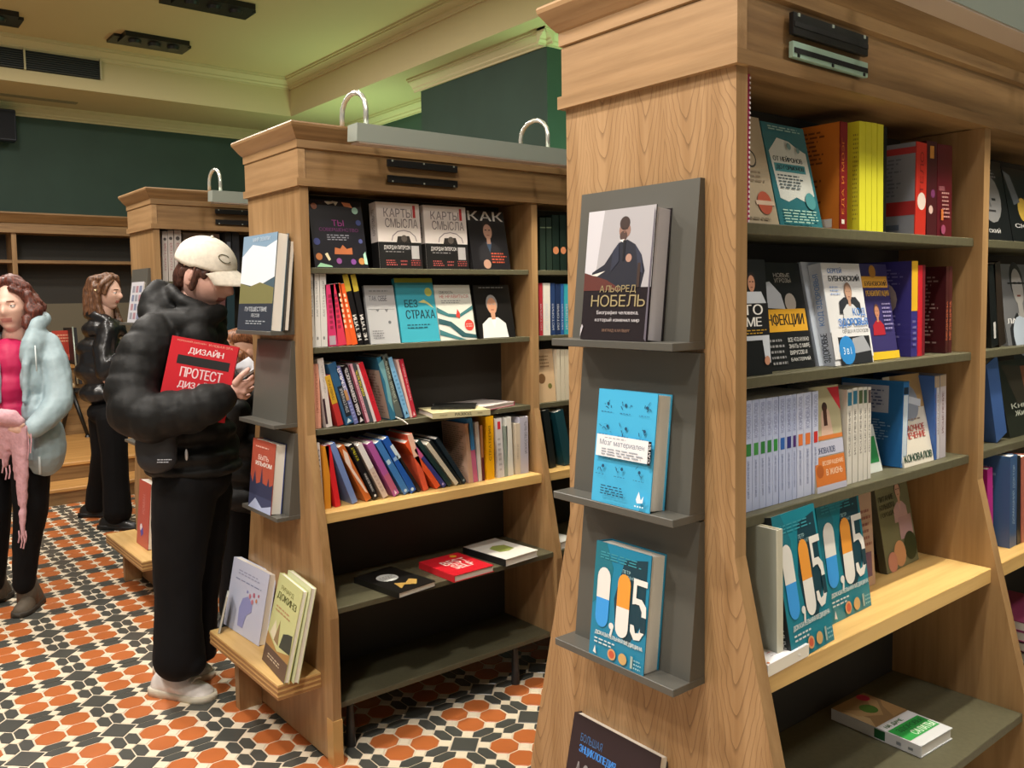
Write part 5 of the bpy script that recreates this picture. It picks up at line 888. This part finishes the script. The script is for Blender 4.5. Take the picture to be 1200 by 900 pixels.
WH = M('#e3dfda', .45, name='white_leather', bump=.1, bscale=30); SOLE = M('#cfc8b6', .6)
sn = empty('sneaker', (1.06, 3.42, 0)); put(sn, boy); tag(sn)
u1 = shoe((.985, 3.530, 0), (1.135, 3.310, 0), .052, .098, WH, SOLE, sn)
bm = bmesh.new()
for i in range(5):
    t = .45+i*.07; p = Vector((.985, 3.530, 0)).lerp(Vector((1.135, 3.310, 0)), t); nn_ = Vector((.83, .56, 0)); z = .098*(.95-.62*(t-.42)*1.6)+.014; tube(bm, [p-nn_*.028+Vector((0, 0, z-.004)), p+Vector((0, 0, z+.004)), p+nn_*.028+Vector((0, 0, z-.004))], .0035, 5)
obj('laces', bm, WH, sn)
sn2 = empty('sneaker', (1.13, 3.61, 0)); put(sn2, boy); shoe((1.06, 3.72, 0), (1.20, 3.51, 0), .052, .098, WH, SOLE, sn2)
# red book held against the chest, white one in the hand
TL, TR, BR_ = B.J(207, 394, -.195), B.J(285, 408, -.175), B.J(262, 496, -.20)
vz = (TR-BR_); O_ = TL-vz
book('red book with white and black block title held under the arm', O_, TR-TL, vz, (TR-TL).length, vz.length, .018, '#c4202c', gloss=.3, front=[('t', 'ХОРОШИЙ ДИЗАЙН', .08, .945, .52, .975, '#e8a58f'), ('t', 'И НОВАЯ ЭРА', .56, .945, .92, .975, '#e8a58f'), ('t', 'ДИЗАЙН', .28, .80, .80, .91, '#e6d3d4', .06), ('r', .14, .66, .92, .775, '#0d0b0c'), ('t', 'ПРОТЕСТ', .22, .50, .84, .63, '#e6c9cb', .06), ('t', 'ДИЗАЙН', .22, .35, .74, .47, '#e6c9cb', .06)])
book('small open white book held up in the hands behind the cap wearer', B.J(284, 441, -.14), B.J(300, 431, -.12)-B.J(284, 441, -.14), ZU*.5+AH*.8, .07, .11, .010, '#d5d8de')
# ---- second reader, bowed, half hidden behind the middle display
D2 = depth((1.62, 4.05, .9)); B = Body(D2)
p2 = empty('person', (1.62, 4.05, 0), 'person with bowed reddish brown hair behind the boy, mostly hidden by the middle bookcase', 'person')
h2 = B.J(288, 415, 0); fr = frame(150, -35); SK2 = M('#c99a80', .5, name='skin_b')
head(B, h2, fr, 1.05, SK2, None, p2, neck=B.J(300, 455, .05)); B.ch(B.sk, [(300, 455, .05, .05), (302, 500, .05, .1)])
obj('body', B.sk, [SK2, LIP, M('#4a2c1c', .7)], p2, True)
HR = hairmat('auburn_hair', '#54301d', '#a9714a')
hairlocks(h2, fr, 1.05, [([(.0, s*.03, .10), (-.06, s*.06, .07), (-.09, s*.055, .0), (-.09, s*.05, -.08), (-.07, s*.05, -.16)], .036) for s in (-1, -.4, .4, 1)]+[([(.05, s*.045, .09), (.03, s*.085, .03), (.02, s*.09, -.05), (.02, s*.085, -.12)], .022) for s in (-1, 1)], 0, HR, p2, .006, .012)
bm = bmesh.new()
for x, y, ru in [(300, 462, .16), (302, 490, .20), (302, 520, .20), (300, 550, .20), (298, 580, .19)]: B.bl(bm, x, y, 0, ru, .16, .09, 16)
B.ch(bm, [(278, 470, -.08, .07), (272, 505, -.16, .065), (282, 480, -.22, .05)]); obj('coat', fuse(bm, .012, 3, .01, .08), JK, p2, True)
bm = bmesh.new(); B.ch(bm, [(285, 585, 0, .12), (280, 650, 0, .09), (276, 712, 0, .08)]); B.ch(bm, [(308, 585, .05, .12), (305, 650, .05, .09), (300, 712, .05, .08)]); obj('trousers', fuse(bm, .012, 3), PT, p2, True)
for x in (276, 300):
    q0 = B.J(x, 700, 0 if x < 280 else .05); q0.z = 0; sh = empty('shoe', q0); put(sh, p2); shoe(q0+AH*.12, q0-AH*.16-RH*.04, .045, .08, M('#141414', .5), M('#0e0e0e', .6), sh)
# ---- woman in the pale blue jacket
DW = depth((.74, 5.0, .9)); B = Body(DW)
wm = empty('person', (.66, 5.06, 0), 'person with auburn curls, pale blue jacket over pink top, holding a pink scarf', 'person')
SK3 = M('#dcb3a0', .5, name='skin_c'); hw = B.J(14, 361); fr = frame(80, 2, 4)
head(B, hw, fr, 1.12, SK3, None, wm, neck=B.J(16, 408, .02), neckr=.05)
B.ch(B.sk, [(16, 405, .02, .06), (12, 420, .02, .10)]); B.bl(B.sk, 12, 412, .0, .15, .085, .06); B.ch(B.sk, [(12, 440, .02, .10), (12, 415, .02, .08), (50, 415, .01, .05), (66, 470, -.08, .04), (34, 508, -.22, .026)]); B.ch(B.sk, [(-26, 415, .01, .05), (-38, 490, -.1, .04), (-14, 512, -.2, .026)])
hand(B, (34, 508, -.22), (22, 503, -.25), [((14, 499, -.26),), ((13, 503, -.26),), ((14, 508, -.25),), ((16, 512, -.24),)], [[(6, 497, -.24), (1, 500, -.21)], [(4, 503, -.24), (-1, 506, -.21)], [(6, 510, -.23), (1, 512, -.21)], [(9, 515, -.22), (5, 518, -.20)]], [(26, 498, -.26), (19, 492, -.27), (12, 490, -.26)])
hand(B, (-14, 512, -.2), (-4, 510, -.22), [((3, 510, -.22),), ((3, 514, -.22),), ((1, 518, -.22),), ((-1, 521, -.22),)], [[(8, 512, -.2), (12, 516, -.18)], [(8, 517, -.2), (11, 521, -.18)], [(6, 522, -.2), (9, 526, -.18)], [(3, 525, -.2), (5, 529, -.18)]], [(-6, 504, -.24), (-1, 500, -.25), (4, 499, -.25)])
obj('body', B.sk, [SK3, M('#bd7a70', .4), M('#7a5040', .7)], wm, True)
HW = hairmat('auburn_curls', '#2c120d', '#74392a')
rr = random.Random(5); L = []
for i in range(70):
    a = rr.uniform(.55, 2*pi-.55); z = rr.uniform(-.12, .09); k = sqrt(max(.1, 1-(max(z, 0)/.13)**2)); x, y = cos(a)*.106*k, sin(a)*.104*k
    if x > .02 and z < .05 and abs(y) < .07: continue
    L.append(([(x, y, z), (x*1.12+rr.uniform(-.012, .012), y*1.12+rr.uniform(-.012, .012), z-.025), (x*1.05, y*1.10, z-.045)], rr.uniform(.015, .024)))
L += [([(.04, s*.02, .118), (.02, s*.07, .09), (-.01, s*.095, .03)], .026) for s in (-1, 1)]+[([(.07, s*.03, .085), (.06, s*.062, .065), (.03, s*.082, .02), (.02, s*.092, -.04)], .016) for s in (-1, 1)]+[([(-.02, 0, .09), (-.05, 0, .03), (-.05, 0, -.05)], .07)]
hairlocks(hw, fr, 1.12, L, 0, HW, wm, .006, .010)
bm = bmesh.new()
for y, ru, rw in [(428, .118, .12), (455, .12, .13), (485, .125, .12)]: B.bl(bm, 13, y, -.02, ru, rw, .14, 16)
for v_ in bm.verts: pass
obj('pink_top', fuse(bm, .008, 3, .008, .05), M('#b8104f', .6, name='magenta_cotton'), wm, True)
JB = M('#9db3ba', .55, name='pale_blue_nylon', bump=.5, bscale=20)
bm = bmesh.new()
for sx in (1, -1):
    for y, dx, rx in [(412, 32, .070), (445, 33, .070), (480, 36, .075), (515, 40, .085), (528, 41, .085)]:
        B.bl(bm, 13+sx*dx, y, -.02, rx, .13, .13, 14)
        B.bl(bm, 13+sx*18, y, .07, .11, .08, .12, 12)
B.ch(bm, [(56, 404, .01, .065), (64, 425, -.02, .068), (69, 450, -.04, .066), (68, 473, -.08, .068), (54, 490, -.15, .060), (40, 502, -.20, .048)])
B.ch(bm, [(-30, 404, .01, .065), (-38, 430, -.02, .068), (-43, 460, -.04, .066), (-38, 490, -.1, .062), (-18, 510, -.18, .05)])
B.ch(bm, [(36, 395, -.07, .034), (44, 380, -.03, .042), (50, 374, .05, .04), (42, 372, .12, .045), (14, 374, .15, .045)]); B.ch(bm, [(-8, 395, -.07, .034), (-16, 380, -.03, .042), (-22, 374, .05, .04), (-10, 372, .12, .045), (14, 374, .15, .045)])
B.ch(bm, [(33, 400, -.12, .018), (30, 430, -.15, .016), (29, 470, -.15, .016)]); B.ch(bm, [(-7, 400, -.12, .018), (-3, 430, -.15, .016), (-2, 470, -.15, .016)])
jk = obj('jacket', fuse(bm, .008, 3, .014, .07), JB, wm, True)
bm = bmesh.new(); tube(bm, [B.J(46, 535, -.14), B.J(47, 556, -.14)], .006, 8); put(obj('cord', bm, M('#c9d3d3', .5), None, True), jk)
bm = bmesh.new(); tube(bm, [B.J(41, 405, -.13), B.J(43, 435, -.155)], .003, 8); put(obj('cord', bm, M('#c9d3d3', .5), None, True), jk)
SCF = M('#cfa0a8', .85, name='pink_wool', bump=.4, bscale=90)
bm = bmesh.new(); B.ch(bm, [(-12, 494, -.24, .038), (0, 489, -.26, .042), (13, 489, -.27, .038), (22, 494, -.26, .028)]); 
for x0, x1, y1 in [(8, 6, 545), (15, 20, 560), (20, 24, 590), (24, 28, 560), (17, 16, 530), (3, 0, 535), (28, 27, 610)]: B.ch(bm, [(x0, 502, -.25, .018), ((x0+x1)/2+1, (500+y1)/2, -.225, .020), (x1, y1, -.20, .014)])
B.ch(bm, [(26, 600, -.21, .018), (27, 628, -.21, .010)])
sc_ = obj('scarf', fuse(bm, .007, 3, .010, .03), SCF, wm, True)
bm = bmesh.new()
for x, y, l in [(22, 622, 14), (25, 627, 15), (28, 628, 15), (30, 622, 14), (3, 538, 16), (7, 548, 14), (11, 545, 16), (-2, 535, 16), (9, 505, 22), (14, 507, 22), (19, 508, 20), (30, 508, 26), (33, 510, 28), (36, 505, 26)]: tube(bm, [B.J(x, y, -.24), B.J(x+.8, y+l*.5, -.24), B.J(x-.5, y+l, -.235)], .0035, 5)
put(tag(obj('fringe', bm, SCF), kind='stuff'), sc_)
bm = bmesh.new(); B.bl(bm, 12, 535, .0, .17, .12, .09, 14)
B.ch(bm, [(36, 552, -.01, .095), (36, 600, -.03, .080), (31, 640, -.02, .066), (28, 684, 0, .054)]); B.ch(bm, [(-8, 552, .02, .095), (-7, 600, .0, .080), (-6, 640, .05, .066), (-8, 684, .1, .054)])
obj('trousers', fuse(bm, .009, 3, .008, .08), PT, wm, True)
BT = M('#5c5346', .7, name='suede_boot', bump=.2, bscale=40)
for x, w_, e in ((28, 0, .02), (-8, .1, -.05)):
    q0 = B.J(x, 690, w_); q0.z = 0; sh = empty('boot', q0); put(sh, wm); shoe(q0+AH*.13, q0-AH*.10+RH*e, .046, .10, BT, M('#3a342c', .7), sh, high=.3)
    bm = bmesh.new(); tube(bm, [q0+ZU*.03+AH*.03, q0+ZU*.16+AH*.03], [.05, .048], 14); obj('shaft', bm, BT, sh, True)
# ---- girl in the black leather puffer
DG = depth((1.60, 6.42, .9)); B = Body(DG)
gl = empty('person', (1.60, 6.45, 0), 'person with long brown hair in a glossy black puffer jacket, standing near the steps', 'person')
hg = B.J(125, 344); fr = frame(8, 0, 0)
head(B, hg, fr, 1.02, SK3, None, gl, neck=B.J(123, 384, 0)); B.ch(B.sk, [(123, 384, 0, .05), (122, 402, 0, .08), (126, 408, -.10, .05), (127, 444, -.16, .04), (148, 412, -.1, .026)])
hand(B, (148, 412, -.1), (154, 407, -.11), [((158, 404, -.11),), ((159, 407, -.11),), ((158, 410, -.11),), ((156, 413, -.11),)], [[(161, 401, -.1), (163, 399, -.09)], [(162, 404, -.1), (165, 402, -.09)], [(162, 408, -.1), (164, 406, -.09)], [(160, 412, -.1), (162, 411, -.09)]], [(153, 403, -.12), (157, 399, -.12), (160, 396, -.12)])
obj('body', B.sk, [SK3, LIP, M('#5a4030', .7)], gl, True)
HG = hairmat('long_brown_hair', '#3a2418', '#80583c')
hairlocks(hg, fr, 1.08, [([(.02, s*.03, .105), (-.06, s*.055, .085), (-.095, s*.055, .02), (-.10, s*.055, -.06), (-.10, s*.05, -.13)], .032) for s in (-1, -.35, .35, 1)]+[([(.05, s*.03, .10), (.02, s*.075, .06), (-.01, s*.085, .0), (-.01, s*.085, -.08), (.02, s*.08, -.16), (.045, s*.07, -.21)], .024) for s in (-1, 1)]+[([(-.03, s*.08, .05), (-.05, s*.085, -.03), (-.05, s*.085, -.12), (-.04, s*.08, -.17)], .027) for s in (-1, 1)]+[([(.065, s*.03, .085), (.05, s*.062, .05), (.035, s*.075, .0)], .013) for s in (-1, 1)], 0, HG, gl, .006, .010)
bm = bmesh.new(); ball(bm, hg+(fr[0]*.0-fr[1]*.112+fr[2]*.02)*1.12, .008, 8); obj('hair_clip', bm, M('#d9c9a0', .2, .4), gl)
LE = M('#121316', .33, name='glossy_black', coat=.1, bump=.15, bscale=18)
bm = bmesh.new()
for x, y, ru, rz in [(122, 386, .145, .085), (118, 408, .165, .09), (117, 434, .172, .095), (121, 460, .165, .085), (120, 425, .155, .24)]: B.bl(bm, x, y, 0, ru, .15, rz, 16)
B.ch(bm, [(127, 388, -.10, .07), (122, 410, -.13, .074), (125, 436, -.16, .072), (137, 428, -.17, .06), (147, 415, -.13, .045)])
B.ch(bm, [(104, 368, 0, .04), (112, 370, -.07, .042), (126, 376, -.09, .038), (138, 385, -.05, .035), (144, 390, 0, .03)]); B.ch(bm, [(104, 368, 0, .04), (112, 370, .07, .042), (126, 376, .09, .038)])
obj('puffer_jacket', fuse(bm, .008, 3, .010, .06), LE, gl, True)
bm = bmesh.new(); B.bl(bm, 126, 483, 0, .14, .12, .09, 14)
B.ch(bm, [(131, 490, -.05, .105), (134, 530, -.05, .09), (136, 570, -.05, .088), (138, 600, -.05, .095)]); B.ch(bm, [(122, 490, .08, .105), (122, 530, .12, .085), (117, 565, .25, .08), (114, 590, .3, .085)])
tm = fuse(bm, .009, 3, .006, .1)
for v_ in tm.vertices: v_.co.z = max(v_.co.z, .04)
obj('trousers', tm, PT, gl, True)
q0 = B.J(138, 610, -.05); q0.z = 0; sh = empty('shoe', q0); put(sh, gl); shoe(q0-RH*.12, q0+RH*.16-AH*.03, .045, .09, M('#121212', .35), M('#0e0e0e', .6), sh)
q0 = B.J(114, 600, .3); q0.z = 0; sh = empty('shoe', q0); put(sh, gl); shoe(q0-RH*.12, q0+RH*.14, .045, .09, M('#121212', .35), M('#0e0e0e', .6), sh)
# ---- chair on the platform
ch0 = un(104, 512, 2, .271); cr_ = empty('armchair', (ch0.x-.2, ch0.y+.1, .271), 'dark legged chair with beige arm pads on the platform beside the girl', 'chair')
DC = depth(ch0); Jc = lambda x, y, w=0: at(x, y, DC+w)
for a, b in ([(84, 458, 0), (103, 511, 0)], [(84, 458, 0), (72, 511, .1)], [(60, 458, .4), (50, 505, .4)], [(70, 455, .4), (88, 503, .4)]):
    bm = bmesh.new(); p0, p1 = Jc(*a), Jc(*b); p1.z = .285; tube(bm, [p0, p1], [.022, .017], 8); lg = obj('leg', bm, BLK, cr_, True)
    bm = bmesh.new(); bmesh.ops.create_cone(bm, cap_ends=True, segments=10, radius1=.03, radius2=.02, depth=.02, matrix=Matrix.Translation((p1.x, p1.y, .281))); put(obj('foot_cap', bm, BLK), lg)
bm = bmesh.new(); p = Jc(72, 458, .2); ball(bm, p, (.24, .24, .04), 16); obj('seat', bm, M('#2a2a2c', .6), cr_, True)
bm = bmesh.new(); tube(bm, [Jc(84, 452, 0), Jc(78, 452, .25), Jc(76, 452, .4)], [.03, .03, .028], 8); obj('arm_pad', bm, M('#bfa98a', .6), cr_, True)
bm = bmesh.new(); a, b, c, d = Jc(86, 384, .05), Jc(93, 450, .05), Jc(80, 450, .4), Jc(74, 384, .45); k = RH*.02+AH*.01
vs = [bm.verts.new(v+e*s_) for s_ in (0, 1) for v in (a, b, c, d) for e in (RH*.03,)]
for fidx in ((0, 1, 2, 3), (7, 6, 5, 4), (0, 4, 5, 1), (1, 5, 6, 2), (2, 6, 7, 3), (3, 7, 4, 0)): bm.faces.new([vs[i] for i in fidx])
obj('backrest', bm, M('#26262a', .5), cr_); bm = bmesh.new(); tube(bm, [Jc(85, 383, .03), Jc(91, 450, .03)], .008, 8); obj('back_frame', bm, STEEL, cr_, True)
